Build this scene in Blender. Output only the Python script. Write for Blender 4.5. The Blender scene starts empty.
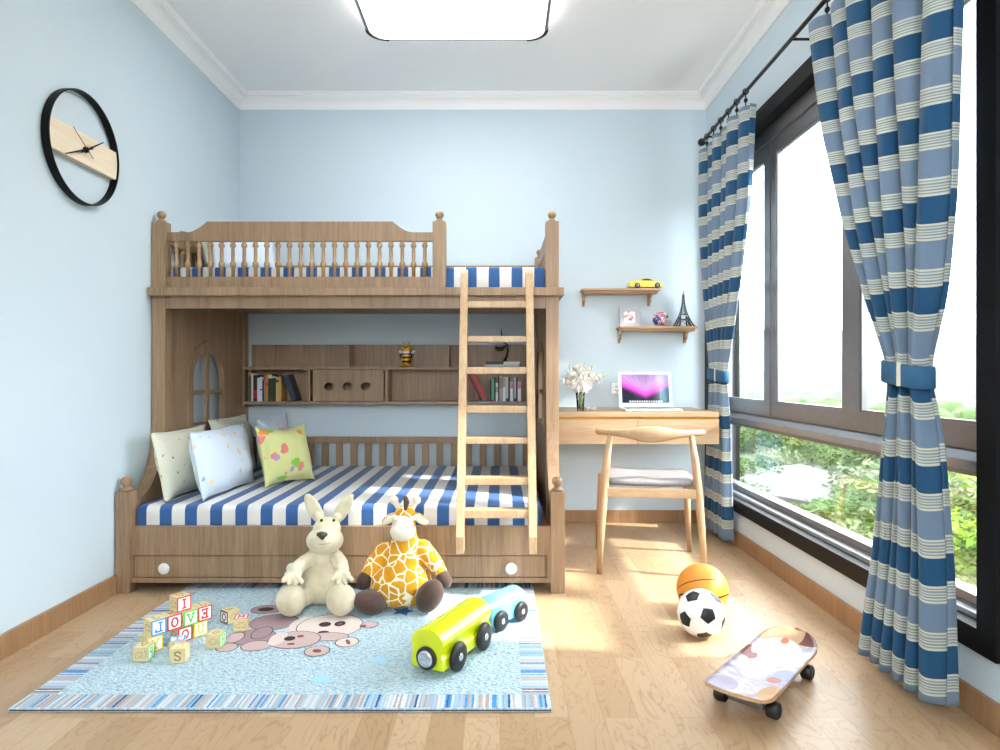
import bpy, bmesh, math, random
from mathutils import Vector, Matrix, Euler, noise
R = random.Random(7)
PI = math.pi
S = bpy.context.scene
COL = S.collection
F, VX, VY, EH = 655.0, 500.0, 374.0, 0.975       # focal length in pixels, vanishing point, eye height


def P(px, py, Y):
    return Vector(((px - VX) * Y / F, Y, EH - (py - VY) * Y / F))


def G(px, py, z=0.0):
    Y = (EH - z) * F / (py - VY)
    return Vector(((px - VX) * Y / F, Y, z))


def srgb(h, a=1.0):
    h = h.lstrip('#')
    v = [int(h[i:i + 2], 16) / 255 for i in (0, 2, 4)]
    return tuple([(x / 12.92 if x <= 0.04045 else ((x + 0.055) / 1.055) ** 2.4) for x in v] + [a])


# ------------------------------------------------------------------ materials
class NT:
    def __init__(self, name):
        self.m = bpy.data.materials.new(name)
        self.m.use_nodes = True
        self.t = self.m.node_tree
        self.t.nodes.clear()
        self.out = self.t.nodes.new('ShaderNodeOutputMaterial')

    def n(self, typ, ins=None, **props):
        nd = self.t.nodes.new('ShaderNode' + typ)
        for k, v in props.items():
            setattr(nd, k, v)
        for k, v in (ins or {}).items():
            s = nd.inputs[k]
            if isinstance(v, bpy.types.NodeSocket):
                self.t.links.new(v, s)
            else:
                s.default_value = v
        return nd

    def math(self, op, a, b=0.0, c=0.0):
        return self.n('Math', {0: a, 1: b, 2: c}, operation=op).outputs[0]

    def mix(self, f, a, b, blend='MIX'):
        nd = self.t.nodes.new('ShaderNodeMix')
        nd.data_type = 'RGBA'
        nd.blend_type = blend
        for i, v in ((0, f), (6, a), (7, b)):
            if isinstance(v, bpy.types.NodeSocket):
                self.t.links.new(v, nd.inputs[i])
            else:
                nd.inputs[i].default_value = v
        return nd.outputs[2]

    def ramp(self, f, stops, interp='LINEAR'):
        nd = self.n('ValToRGB', {0: f})
        cr = nd.color_ramp
        cr.interpolation = interp
        while len(cr.elements) < len(stops):
            cr.elements.new(0.5)
        for e, (p, c) in zip(cr.elements, stops):
            e.position = p
            e.color = c
        return nd.outputs[0]

    def coord(self, which='Object'):
        if which == 'World':
            return self.n('NewGeometry').outputs['Position']
        return self.n('TexCoord').outputs[which]

    def mapping(self, vec, scale=(1, 1, 1), loc=(0, 0, 0), rot=(0, 0, 0)):
        return self.n('Mapping', {'Vector': vec, 'Scale': scale, 'Location': loc, 'Rotation': rot}).outputs[0]

    def noise(self, vec, scale, detail=3.0, rough=0.5, dist=0.0):
        return self.n('TexNoise', {'Vector': vec, 'Scale': scale, 'Detail': detail, 'Roughness': rough, 'Distortion': dist})

    def bump(self, h, strength=0.3, dist=0.01):
        return self.n('Bump', {'Height': h, 'Strength': strength, 'Distance': dist}).outputs[0]

    def done(self, color, rough=0.5, normal=None, metal=0.0, spec=0.5, coat=0.0, sheen=0.0, translucent=0.0, trans=0.0, emit=None, es=0.0):
        ins = {'Base Color': color, 'Roughness': rough, 'Metallic': metal, 'Specular IOR Level': spec, 'Coat Weight': coat, 'Coat Roughness': 0.08,
               'Sheen Weight': sheen, 'Transmission Weight': trans}
        if normal is not None:
            ins['Normal'] = normal
        if emit is not None:
            ins['Emission Color'] = emit
            ins['Emission Strength'] = es
        b = self.n('BsdfPrincipled', ins).outputs[0]
        if translucent > 0:
            tr = self.n('BsdfTranslucent', {'Color': color}).outputs[0]
            b = self.n('MixShader', {0: translucent, 1: b, 2: tr}).outputs[0]
        self.t.links.new(b, self.out.inputs['Surface'])
        return self.m


def plain(name, col, rough=0.5, metal=0.0, coat=0.0, var=0.06, scale=30, bump=0.0, spec=0.5, sheen=0.0, translucent=0.0):
    t = NT(name)
    c = srgb(col) if isinstance(col, str) else col
    nz = t.noise(t.coord(), scale, 3)
    d = tuple([x * (1 - var) for x in c[:3]] + [1])
    l = tuple([min(1, x * (1 + var)) for x in c[:3]] + [1])
    colr = t.ramp(nz.outputs[0], [(0.3, d), (0.7, l)])
    nm = t.bump(nz.outputs[0], bump, 0.004) if bump else None
    return t.done(colr, rough, nm, metal, spec, coat, sheen, translucent)


def wood(name, light, dark, axis='z', rough=0.45, fine=1.0, coat=0.0, block=True, veins=0.25):
    t = NT(name)
    co = t.coord('World')
    sc = {'x': (1.2, 22, 22), 'y': (22, 1.2, 22), 'z': (22, 22, 1.2)}[axis]
    v = t.mapping(co, tuple(s * fine for s in sc))
    a = t.noise(v, 1.0, 4, 0.6, 0.6).outputs[0]
    v2 = t.mapping(co, tuple(s * fine * 6 for s in sc))
    b = t.noise(v2, 1.0, 3, 0.6).outputs[0]
    f = t.math('MULTIPLY_ADD', b, 0.45, t.math('MULTIPLY', a, 0.6))
    c = t.ramp(f, [(0.30, srgb(dark)), (0.50, tuple((x + y) / 2 for x, y in zip(srgb(dark), srgb(light)))), (0.70, srgb(light))])
    if block:
        # glued-up staves: neighbouring strips differ a little in tone
        s = t.n('SeparateXYZ', {0: co})
        k = {'x': 2, 'y': 2, 'z': 0}[axis]
        st = t.math('FLOOR', t.math('MULTIPLY', s.outputs[k], 14.0))
        w = t.n('TexWhiteNoise', {'W': st}, noise_dimensions='1D').outputs[0]
        c = t.mix(t.math('MULTIPLY', w, 0.22), c, srgb(dark), 'MIX')
    nm = t.bump(b, 0.12, 0.003)
    return t.done(c, rough, nm, coat=coat)


BEDC = ('#a98c6d', '#775b42')
M = {}
M['bed'] = wood('bed_oak', *BEDC, axis='z')
M['baluster'] = wood('baluster_oak', '#b89872', '#8c6c4c', axis='z')
M['ladder'] = wood('ladder_oak', '#cdb08c', '#a8855f', axis='z')
M['pale_x'] = wood('pale_oak_lengthwise', '#b99c79', '#98795a', axis='x', block=False)
M['pale_z'] = wood('pale_oak_upright', '#b99c79', '#98795a', axis='z', block=False)
M['base'] = wood('baseboard_oak', '#ab8660', '#8a6647', axis='z', block=True)
M['knob'] = plain('knob_white', '#e9e6e4', 0.25, coat=0.4)
M['black'] = plain('black_metal', '#0a0a0b', 0.5, spec=0.2)
M['black_soft'] = plain('black_plastic', '#141416', 0.45)
M['dark_bronze'] = plain('dark_bronze', '#2a211d', 0.35, 0.6)
M['alu'] = plain('grey_aluminium', '#7d7c7e', 0.32, 0.55)
M['alu_mid'] = plain('mid_aluminium', '#94969b', 0.3, 0.5)
M['alu_light'] = plain('light_aluminium', '#b9bbbf', 0.3, 0.4)
M['white'] = plain('white_paint', '#f7f6f5', 0.5, var=0.005)
M['white_gloss'] = plain('white_plastic', '#f4f4f4', 0.25, var=0.01)
M['chrome'] = plain('chrome', '#d8dade', 0.12, 1.0, var=0.01)
M['gold'] = plain('brass_strip', '#c98f2f', 0.3, 0.7)


def wall_mat():
    t = NT('light_blue_wall_paint')
    n = t.noise(t.coord('World'), 220, 3)
    n2 = t.noise(t.coord('World'), 1.5, 2)
    c = t.ramp(n2.outputs[0], [(0.35, srgb('#c8d7e0')), (0.65, srgb('#cbd9e1'))])
    return t.done(c, 0.6, t.bump(n.outputs[0], 0.06, 0.002), spec=0.3)


M['wall'] = wall_mat()


def floor_mat():
    t = NT('oak_plank_floor')
    co = t.coord('World')
    s = t.n('SeparateXYZ', {0: co})
    v = t.n('CombineXYZ', {0: s.outputs[1], 1: s.outputs[0], 2: 0.0}).outputs[0]
    br = t.n('TexBrick', {'Vector': v, 'Color1': (0, 0, 0, 1), 'Color2': (1, 1, 1, 1), 'Mortar': (0.5, 0.5, 0.5, 1), 'Scale': 1.0,
                          'Mortar Size': 0.0009, 'Mortar Smooth': 0.2, 'Bias': 0.0, 'Brick Width': 0.62, 'Row Height': 0.098},
             offset=0.37, offset_frequency=2)
    plank = t.n('SeparateColor', {0: br.outputs[0]}).outputs[0]
    off = t.n('CombineXYZ', {0: t.math('MULTIPLY', plank, 7.3), 1: t.math('MULTIPLY', plank, 3.1), 2: t.math('MULTIPLY', plank, 11.0)}).outputs[0]
    vv = t.n('VectorMath', {0: co, 1: off}, operation='ADD').outputs[0]
    m1 = t.mapping(vv, (9, 2.6, 1))
    g = t.noise(m1, 1.0, 3, 0.55, 0.7).outputs[0]
    band = t.math('FRACT', t.math('MULTIPLY', g, 11.0))
    line = t.math('SUBTRACT', 1.0, t.math('MULTIPLY', t.math('ABSOLUTE', t.math('SUBTRACT', band, 0.5)), 2.0))
    line = t.math('POWER', line, 7.0)
    fine = t.noise(t.mapping(vv, (160, 8, 1)), 1.0, 2, 0.6).outputs[0]
    base = t.ramp(plank, [(0.0, srgb('#a88b6b')), (0.35, srgb('#b69a79')), (0.7, srgb('#c3a98a')), (1.0, srgb('#ae9170'))])
    base = t.mix(t.math('MULTIPLY', fine, 0.28), base, srgb('#a98058'))
    brk = t.noise(t.mapping(vv, (5, 5, 1)), 1.0, 2).outputs[0]
    lf = t.math('MULTIPLY', line, t.math('MULTIPLY', brk, 0.75))
    c = t.mix(lf, base, srgb('#755638'))
    c = t.mix(t.math('MULTIPLY', br.outputs[1], 0.7), c, srgb('#9a7450'))
    return t.done(c, 0.38, t.bump(t.math('SUBTRACT', t.math('MULTIPLY', fine, 0.3), br.outputs[1]), 0.12, 0.002), spec=0.4)


M['floor'] = floor_mat()


def stripes_mat():
    t = NT('blue_white_striped_cotton')
    co = t.coord('World')
    x = t.n('SeparateXYZ', {0: co}).outputs[0]
    f = t.math('FRACT', t.math('DIVIDE', t.math('ADD', x, 1.532 + 0.1135 * 4), 0.1135))
    c = t.ramp(f, [(0.0, srgb('#386096')), (0.48, srgb('#dedcd8'))], 'CONSTANT')
    nz = t.noise(co, 6, 3).outputs[0]
    wv = t.noise(co, 500, 1).outputs[0]
    h = t.math('MULTIPLY_ADD', wv, 0.06, nz)
    return t.done(c, 0.85, t.bump(h, 0.25, 0.02), spec=0.2, sheen=0.15)


M['stripes'] = stripes_mat()


def curtain_mat():
    t = NT('blue_striped_curtain_fabric')
    uv = t.coord('UV')
    y = t.n('SeparateXYZ', {0: uv}).outputs[1]
    f = t.math('FRACT', t.math('DIVIDE', y, 0.255))
    D, Mi, Cr, Gr = srgb('#2b5a80'), srgb('#8094aa'), srgb('#e2decb'), srgb('#98a6ab')
    stops = [(0.0, D)]

    def grp(p0, w):
        ls = [Cr, Gr, Cr, Gr, Cr, Gr, Cr, Gr, Cr, Gr, Cr]
        ws = [1.2, .8, .7, 1.0, .6, .8, .6, 1.0, .7, .8, 1.2]
        tot, p = sum(ws), p0
        for c, q in zip(ls, ws):
            stops.append((p, c))
            p += w * q / tot
    grp(0.30, 0.20)
    stops.append((0.50, Mi))
    grp(0.81, 0.19)
    c = t.ramp(f, stops, 'CONSTANT')
    wv = t.noise(t.mapping(uv, (60, 900, 1)), 1.0, 2).outputs[0]
    c = t.mix(t.math('MULTIPLY', wv, 0.6), c, srgb('#b9c6d0'), 'MULTIPLY')
    return t.done(c, 0.8, t.bump(wv, 0.1, 0.002), spec=0.2, sheen=0.2, translucent=0.22)


M['curtain'] = curtain_mat()
M['tie'] = plain('tieback_blue', '#2e6288', 0.8, translucent=0.1)


def glass_mat(name, tint=(0.96, 0.985, 1.0, 1), gloss=0.06):
    t = NT(name)
    tr = t.n('BsdfTransparent', {'Color': tint}).outputs[0]
    gl = t.n('BsdfGlossy', {'Color': (1, 1, 1, 1), 'Roughness': 0.02}).outputs[0]
    fr = t.n('Fresnel', {'IOR': 1.45}).outputs[0]
    f = t.math('MULTIPLY', fr, gloss * 10)
    mx = t.n('MixShader', {0: f, 1: tr, 2: gl}).outputs[0]
    t.t.links.new(mx, t.out.inputs['Surface'])
    return t.m


M['glass'] = glass_mat('window_glass', gloss=0.035)
M['vase_glass'] = glass_mat('vase_glass', (0.86, 0.9, 0.9, 1), 0.1)


# ------------------------------------------------------------------ mesh helpers
def new():
    return bmesh.new()


def box(bm, x0, x1, y0, y1, z0, z1, bev=0.0, mi=0):
    ps = [(x, y, z) for x in (x0, x1) for y in (y0, y1) for z in (z0, z1)]
    vs = [bm.verts.new(p) for p in ps]
    fs = []
    for f in ((0, 1, 3, 2), (4, 6, 7, 5), (0, 4, 5, 1), (2, 3, 7, 6), (0, 2, 6, 4), (1, 5, 7, 3)):
        fc = bm.faces.new([vs[i] for i in f])
        fc.material_index = mi
        fs.append(fc)
    if bev > 0:
        es = list({e for f in fs for e in f.edges})
        bmesh.ops.bevel(bm, geom=es, offset=bev, segments=2, affect='EDGES', profile=0.7)
    return vs


def frame_from(d):
    d = d.normalized()
    a = Vector((0, 0, 1)) if abs(d.z) < 0.9 else Vector((1, 0, 0))
    u = d.cross(a).normalized()
    return u, d.cross(u).normalized()


def tube(bm, pts, rad, n=12, caps=True, mi=0, squash=None):
    pts = [Vector(p) for p in pts]
    if not isinstance(rad, (list, tuple)):
        rad = [rad] * len(pts)
    rings = []
    u0 = None
    for i, p in enumerate(pts):
        d = (pts[min(i + 1, len(pts) - 1)] - pts[max(i - 1, 0)])
        if u0 is None:
            u, v = frame_from(d)
        else:
            dn = d.normalized()
            u = (u0 - dn * u0.dot(dn)).normalized()
            v = dn.cross(u)
        u0 = u
        rings.append([bm.verts.new(p + (u * math.cos(2 * PI * k / n) + v * math.sin(2 * PI * k / n)) * rad[i]) for k in range(n)])
    for a, b in zip(rings, rings[1:]):
        for k in range(n):
            f = bm.faces.new((a[k], a[(k + 1) % n], b[(k + 1) % n], b[k]))
            f.material_index = mi
            f.smooth = True
    if caps:
        for r, rv in ((rings[0], True), (rings[-1], False)):
            f = bm.faces.new(list(reversed(r)) if rv else r)
            f.material_index = mi
    return rings


def lathe(bm, prof, c=(0, 0, 0), n=20, mat=None, mi=0, smooth=True):
    """prof: (r, z) from bottom to top, around local z"""
    c = Vector(c)
    rings = []
    for r, z in prof:
        ring = []
        for k in range(n):
            p = Vector((r * math.cos(2 * PI * k / n), r * math.sin(2 * PI * k / n), z))
            if mat is not None:
                p = mat @ p
            ring.append(bm.verts.new(p + c))
        rings.append(ring)
    for a, b in zip(rings, rings[1:]):
        for k in range(n):
            f = bm.faces.new((a[k], a[(k + 1) % n], b[(k + 1) % n], b[k]))
            f.smooth = smooth
            f.material_index = mi
    for ring, rv in ((rings[0], True), (rings[-1], False)):
        f = bm.faces.new(list(reversed(ring)) if rv else ring)
        f.material_index = mi


def ell(bm, c, r, rot=None, sub=3, mi=0):
    if not isinstance(r, (tuple, list)):
        r = (r, r, r)
    m = Matrix.Translation(Vector(c)) @ (rot.to_matrix().to_4x4() if rot is not None else Matrix()) @ Matrix.Diagonal((*r, 1))
    g = bmesh.ops.create_icosphere(bm, subdivisions=sub, radius=1.0, matrix=m)
    for v in g['verts']:
        for f in v.link_faces:
            f.smooth = True
            f.material_index = mi
    return g['verts']


AX = {'x': lambda a, b, d: (d, a, b), 'y': lambda a, b, d: (a, d, b), 'z': lambda a, b, d: (a, b, d)}


def prism(bm, poly, axis, d0, d1, holes=(), bev=0.0, mi=0):
    """poly: 2-D outline in the two other axes; extruded along axis from d0 to d1, with holes"""
    f3 = AX[axis]
    edges = []
    loops = [poly] + list(holes)
    if not holes:
        a = [bm.verts.new(f3(p[0], p[1], d0)) for p in poly]
        b = [bm.verts.new(f3(p[0], p[1], d1)) for p in poly]
        fs = [bm.faces.new(a), bm.faces.new(list(reversed(b)))]
        n = len(a)
        for i in range(n):
            fs.append(bm.faces.new((a[i], b[i], b[(i + 1) % n], a[(i + 1) % n])))
    else:
        fs = []
        for lp in loops:
            vs = [bm.verts.new(f3(p[0], p[1], d0)) for p in lp]
            edges += [bm.edges.new((vs[i], vs[(i + 1) % len(vs)])) for i in range(len(vs))]
        g = bmesh.ops.triangle_fill(bm, edges=edges, use_beauty=True)
        faces = [x for x in g['geom'] if isinstance(x, bmesh.types.BMFace)]
        e = bmesh.ops.extrude_face_region(bm, geom=faces)
        vs = [x for x in e['geom'] if isinstance(x, bmesh.types.BMVert)]
        delta = Vector(f3(0, 0, d1)) - Vector(f3(0, 0, d0))
        bmesh.ops.translate(bm, vec=delta, verts=vs)
        fs = [x for x in e['geom'] if isinstance(x, bmesh.types.BMFace)] + faces
    for f in fs:
        if f.is_valid:
            f.material_index = mi
    if bev > 0 and not holes:
        es = list({e for f in fs for e in f.edges})
        bmesh.ops.bevel(bm, geom=es, offset=bev, segments=2, affect='EDGES', profile=0.7)


def sector(bm, poly3, th, mi=0):
    """flat polygon given by 3-D points, thickened by vector th"""
    a = [bm.verts.new(p) for p in poly3]
    b = [bm.verts.new(Vector(p) + th) for p in poly3]
    fs = [bm.faces.new(a), bm.faces.new(list(reversed(b)))]
    n = len(a)
    for i in range(n):
        fs.append(bm.faces.new((a[i], b[i], b[(i + 1) % n], a[(i + 1) % n])))
    for f in fs:
        f.material_index = mi


def link(o, parent=None):
    COL.objects.link(o)
    if parent is not None:
        o.parent = parent
    return o


def rootmat(r):
    m = Matrix.Translation(r.location) @ r.rotation_euler.to_matrix().to_4x4() @ Matrix.Diagonal((*r.scale, 1))
    return rootmat(r.parent) @ m if r.parent is not None else m


def mesh_of(name, bm, mats, smooth=False):
    bmesh.ops.recalc_face_normals(bm, faces=bm.faces[:])
    me = bpy.data.meshes.new(name)
    bm.to_mesh(me)
    bm.free()
    for m in (mats if isinstance(mats, (list, tuple)) else [mats]):
        me.materials.append(m)
    if smooth:
        me.polygons.foreach_set('use_smooth', [True] * len(me.polygons))
    return me


def part(root, name, bm, mats, world=True, smooth=False, label=None):
    """a part under root; shapes given in world coordinates unless world is False"""
    if world:
        bmesh.ops.transform(bm, matrix=rootmat(root).inverted(), verts=bm.verts[:])
    o = bpy.data.objects.new(name, mesh_of(name, bm, mats, smooth))
    if label:
        o['label'] = label
    return link(o, root)


def tag(o, label, cat, group=None):
    o['label'] = label
    o['category'] = cat
    if group:
        o['group'] = group
    return o


def thing(name, loc, label, cat, group=None, rz=0.0, rot=None):
    o = bpy.data.objects.new(name, None)
    o.empty_display_size = 0.05
    o.location = loc
    o.rotation_euler = rot if rot is not None else (0, 0, rz)
    return tag(link(o), label, cat, group)


def solo(name, bm, mats, label, cat, group=None, smooth=False, loc=None, local=False, rot=None):
    """a thing that is one mesh; its origin goes to the middle of its underside"""
    if not local:
        xs = [v.co for v in bm.verts]
        loc = Vector(((min(v.x for v in xs) + max(v.x for v in xs)) / 2, (min(v.y for v in xs) + max(v.y for v in xs)) / 2, min(v.z for v in xs)))
        bmesh.ops.translate(bm, vec=-loc, verts=bm.verts[:])
    o = bpy.data.objects.new(name, mesh_of(name, bm, mats, smooth))
    o.location = loc
    if rot is not None:
        o.rotation_euler = rot
    return tag(link(o), label, cat, group)


def struct(name, bm, mats, parent=None, label=None, smooth=False):
    o = bpy.data.objects.new(name, mesh_of(name, bm, mats, smooth))
    o['kind'] = 'structure'
    if label:
        o['label'] = label
    return link(o, parent)


def dup(root, loc=None, rot=None, label=None, scale=None):
    r = root.copy()
    COL.objects.link(r)
    if loc is not None:
        r.location = loc
    if rot is not None:
        r.rotation_euler = rot
    if scale is not None:
        r.scale = scale
    if label:
        r['label'] = label
    for ch in list(root.children):
        c = ch.copy()
        COL.objects.link(c)
        c.parent = r
        for g in list(ch.children):
            d = g.copy()
            COL.objects.link(d)
            d.parent = c
    return r


def blob(bm, shapes, voxel=0.006, smooth=6):
    """melt ellipsoids and tapered limbs into one continuous skin; returns a new bmesh"""
    b = new()
    for s in shapes:
        if s[0] == 'e':
            ell(b, s[1], s[2], s[3] if len(s) > 3 else None, 3)
        else:
            pts, rad = [Vector(p) for p in s[1]], s[2]
            for i in range(len(pts) - 1):
                L = (pts[i + 1] - pts[i]).length
                k = max(2, int(L / (0.35 * min(rad[i], rad[i + 1]))))
                for j in range(k + 1):
                    q = j / k
                    ell(b, pts[i].lerp(pts[i + 1], q), rad[i] * (1 - q) + rad[i + 1] * q, None, 2)
    me = bpy.data.meshes.new('tmp')
    b.to_mesh(me)
    b.free()
    o = bpy.data.objects.new('tmp', me)
    COL.objects.link(o)
    m = o.modifiers.new('r', 'REMESH')
    m.mode = 'VOXEL'
    m.voxel_size = voxel
    m2 = o.modifiers.new('s', 'SMOOTH')
    m2.factor = 0.5
    m2.iterations = smooth
    dg = bpy.context.evaluated_depsgraph_get()
    me2 = bpy.data.meshes.new_from_object(o.evaluated_get(dg))
    bm.from_mesh(me2)
    bpy.data.objects.remove(o)
    bpy.data.meshes.remove(me)
    bpy.data.meshes.remove(me2)
    for f in bm.faces:
        f.smooth = True
    return bm


# ------------------------------------------------------------------ camera
cam = bpy.data.cameras.new('camera')
cam.sensor_width = 36.0
cam.lens = F / 1000 * 36
cam.shift_x = 0.0
cam.shift_y = -0.001
cam.clip_start = 0.02
cam.clip_end = 2000
co = bpy.data.objects.new('camera', cam)
co.location = (0, 0, EH)
co.rotation_euler = (PI / 2, 0, 0)
link(co)
S.camera = co

# ------------------------------------------------------------------ room shell
XL, XR, YB, YF, ZC = -1.713, 1.352, 4.30, -1.2, 2.80
WT = 0.17
b = new(); box(b, XL - 0.1, XR + WT, YF, YB + 0.1, -0.1, 0); struct('floor', b, M['floor'])
b = new(); box(b, XL - 0.1, XR + WT, YF, YB + 0.1, ZC, ZC + 0.1); struct('ceiling', b, M['white'])
b = new(); box(b, XL - 0.1, XL, YF, YB + 0.1, 0, ZC); struct('wall_left', b, M['wall'])
b = new(); box(b, XL, XR, YB, YB + 0.1, 0, ZC); struct('wall_back', b, M['wall'])
b = new(); prism(b, [(XL - 0.1, -0.1), (XR + WT, -0.1), (XR + WT, ZC + 0.1), (XL - 0.1, ZC + 0.1)], 'y', YF - 0.1, YF, holes=[[(-0.95, 1.2), (0.7, 1.2), (0.7, 2.25), (-0.95, 2.25)]]); struct('wall_front', b, M['wall'])  # opening added behind the camera to let fill light into the room
WY0, WY1, WZ0, WZ1 = 1.812, 4.20, 0.25, 2.28       # window hole
b = new()
prism(b, [(YF, 0), (YB + 0.1, 0), (YB + 0.1, ZC), (YF, ZC)], 'x', XR, XR + WT, holes=[[(WY0, WZ0), (WY1, WZ0), (WY1, WZ1), (WY0, WZ1)]])
struct('wall_right', b, M['wall'])
# baseboards
BH, BT = 0.083, 0.014
b = new(); box(b, XL, XL + BT, YF, YB, 0, BH, 0.002); struct('baseboard_left', b, M['base'])
b = new(); box(b, XL + BT, XR - BT, YB - BT, YB, 0, BH, 0.002); struct('baseboard_back', b, M['base'])
b = new(); box(b, XR - BT, XR, YF, YB, 0, BH, 0.002); struct('baseboard_right', b, M['base'])
# cornice
prof = [(0, -0.092), (0.008, -0.092), (0.010, -0.080)]
for i in range(9):
    a = i / 8 * PI / 2
    prof.append((0.012 + 0.040 * (1 - math.cos(a)), -0.074 + 0.044 * math.sin(a)))
prof += [(0.052, -0.022), (0.060, -0.022), (0.060, -0.012), (0.070, -0.010), (0.078, 0), (0, 0)]
b = new(); prism(b, [(XL + d, ZC + z) for d, z in prof], 'y', YF, YB); struct('trim_1', b, M['white'], label='white moulded cornice on left wall')
b = new(); prism(b, [(XR - d, ZC + z) for d, z in prof], 'y', YF, YB); struct('trim_2', b, M['white'], label='white moulded cornice over the window wall')
b = new(); prism(b, [(YB - d, ZC + z) for d, z in prof], 'x', XL, XR); struct('trim_3', b, M['white'], label='white moulded cornice on back wall')

# ------------------------------------------------------------------ window
win = bpy.data.objects.new('window_1', None)
win.location = (XR, 2.9, 0.2)
win['kind'] = 'structure'
win['label'] = 'large window with black casing, grey sliding sashes above a fixed pane'
link(win)


def wpart(name, bm, mat, label=None, par=None):
    o = part(par or win, name, bm, mat, label=label)
    o['kind'] = 'structure'
    return o


oy0, oy1, oz0, oz1 = 1.762, 4.27, 0.195, 2.342
b = new()
prism(b, [(oy0, oz0), (oy1, oz0), (oy1, oz1), (oy0, oz1)], 'x', XR - 0.018, XR + 0.004,
      holes=[[(1.834, 0.262), (4.185, 0.262), (4.185, 2.262), (1.834, 2.262)]])
# reveal lining
for (a0, a1, c0, c1) in ((WY0, WY0 + 0.02, WZ0, WZ1), (WY1 - 0.015, WY1, WZ0, WZ1), (WY0, WY1, WZ0, WZ0 + 0.012), (WY0, WY1, WZ1 - 0.015, WZ1)):
    box(b, XR + 0.004, XR + WT + 0.01, a0, a1, c0, c1)
wpart('casing', b, M['black'])
FX0, FX1 = XR + 0.05, XR + 0.12
b = new()
ya, yb_ = WY0 + 0.02, WY1 - 0.015
box(b, FX0 + 0.005, FX1, ya, yb_, WZ0 + 0.012, WZ0 + 0.035, 0.002)
box(b, FX0 + 0.015, FX1, ya, yb_, WZ0 + 0.035, 0.315, 0.003)
box(b, FX0, FX1, ya, yb_, 2.19, WZ1 - 0.012, 0.003)
box(b, FX0, FX1, ya, ya + 0.035, 0.3, 2.2, 0.003)
box(b, FX0, FX1, yb_ - 0.035, yb_, 0.3, 2.2, 0.003)
box(b, FX0 - 0.002, FX1, ya, yb_, 0.672, 0.692, 0.003)
box(b, FX0 + 0.020, FX1, ya, yb_, 0.744, 0.752, 0.001)
wpart('window_frame', b, M['alu'])
b = new(); prism(b, [(FX0 - 0.030, 0.692), (FX0 + 0.06, 0.692), (FX0 + 0.06, 0.744), (FX0 - 0.006, 0.744), (FX0 - 0.030, 0.722)], 'y', ya, yb_, bev=0.003); wpart('transom_ledge', b, M['alu_mid'])
b = new(); box(b, FX0 - 0.02, FX0 + 0.012, ya, yb_, WZ0 + 0.012, WZ0 + 0.03, 0.003); wpart('sill_track', b, M['alu_light'])
b = new(); box(b, FX0 + 0.04, FX0 + 0.046, ya + 0.03, yb_ - 0.03, 0.31, 0.675); wpart('fixed_pane', b, M['glass'])
for i, (s0, s1, dx) in enumerate(((ya + 0.03, 2.645, 0.0), (2.635, 3.435, 0.006), (3.425, yb_ - 0.03, 0.0))):
    b = new()
    prism(b, [(s0, 0.752), (s1, 0.752), (s1, 2.19), (s0, 2.19)], 'x', FX0 + 0.008 + dx, FX0 + 0.045 + dx,
          holes=[[(s0 + 0.075, 0.825), (s1 - 0.075, 0.825), (s1 - 0.075, 2.12), (s0 + 0.075, 2.12)]])
    # glazing bead
    prism(b, [(s0 + 0.073, 0.823), (s1 - 0.073, 0.823), (s1 - 0.073, 2.122), (s0 + 0.073, 2.122)], 'x', FX0 + 0.012 + dx, FX0 + 0.03 + dx,
          holes=[[(s0 + 0.085, 0.835), (s1 - 0.085, 0.835), (s1 - 0.085, 2.11), (s0 + 0.085, 2.11)]])
    sh = wpart('sash', b, M['alu'])
    b = new(); box(b, FX0 + 0.022 + dx, FX0 + 0.028 + dx, s0 + 0.08, s1 - 0.08, 0.83, 2.115)
    wpart('pane', b, M['glass'], par=sh)

# ------------------------------------------------------------------ bunk bed
bed = thing('bunk_bed', (-0.7, 3.6, 0), 'brown wooden bunk bed with baluster guard rail, wider below than above, along back wall', 'bunk bed')
WB = M['bed']
YL, YU = 2.905, 3.21                     # front faces of the lower and the upper posts
PW = 0.064
XA, XB = -1.707, 0.225                   # left edges of the left and right posts
FIN = [(0.018, 0), (0.022, 0.003), (0.022, 0.008), (0.014, 0.013), (0.012, 0.018), (0.015, 0.023), (0.0205, 0.030), (0.0225, 0.038), (0.0215, 0.046), (0.017, 0.053), (0.010, 0.057), (0.003, 0.0585)]


def post(x, y, z0, z1, d=PW, s=0.95):
    b = new(); box(b, x, x + PW, y, y + d, z0, z1, 0.004)
    o = part(bed, 'post', b, WB)
    b = new(); lathe(b, [(r * s, z * s) for r, z in FIN], (x + PW / 2, y + d / 2, z1), 20)
    part(o, 'finial', b, WB, smooth=False)
    return o


for x in (XA, XB):
    post(x, YL, 0, 0.452, s=1.1)
    post(x, YU, 0.0, 1.725)
    post(x, 4.215, 0.0, 1.725)
post(-0.331, YU, 1.396, 1.725)
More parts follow.
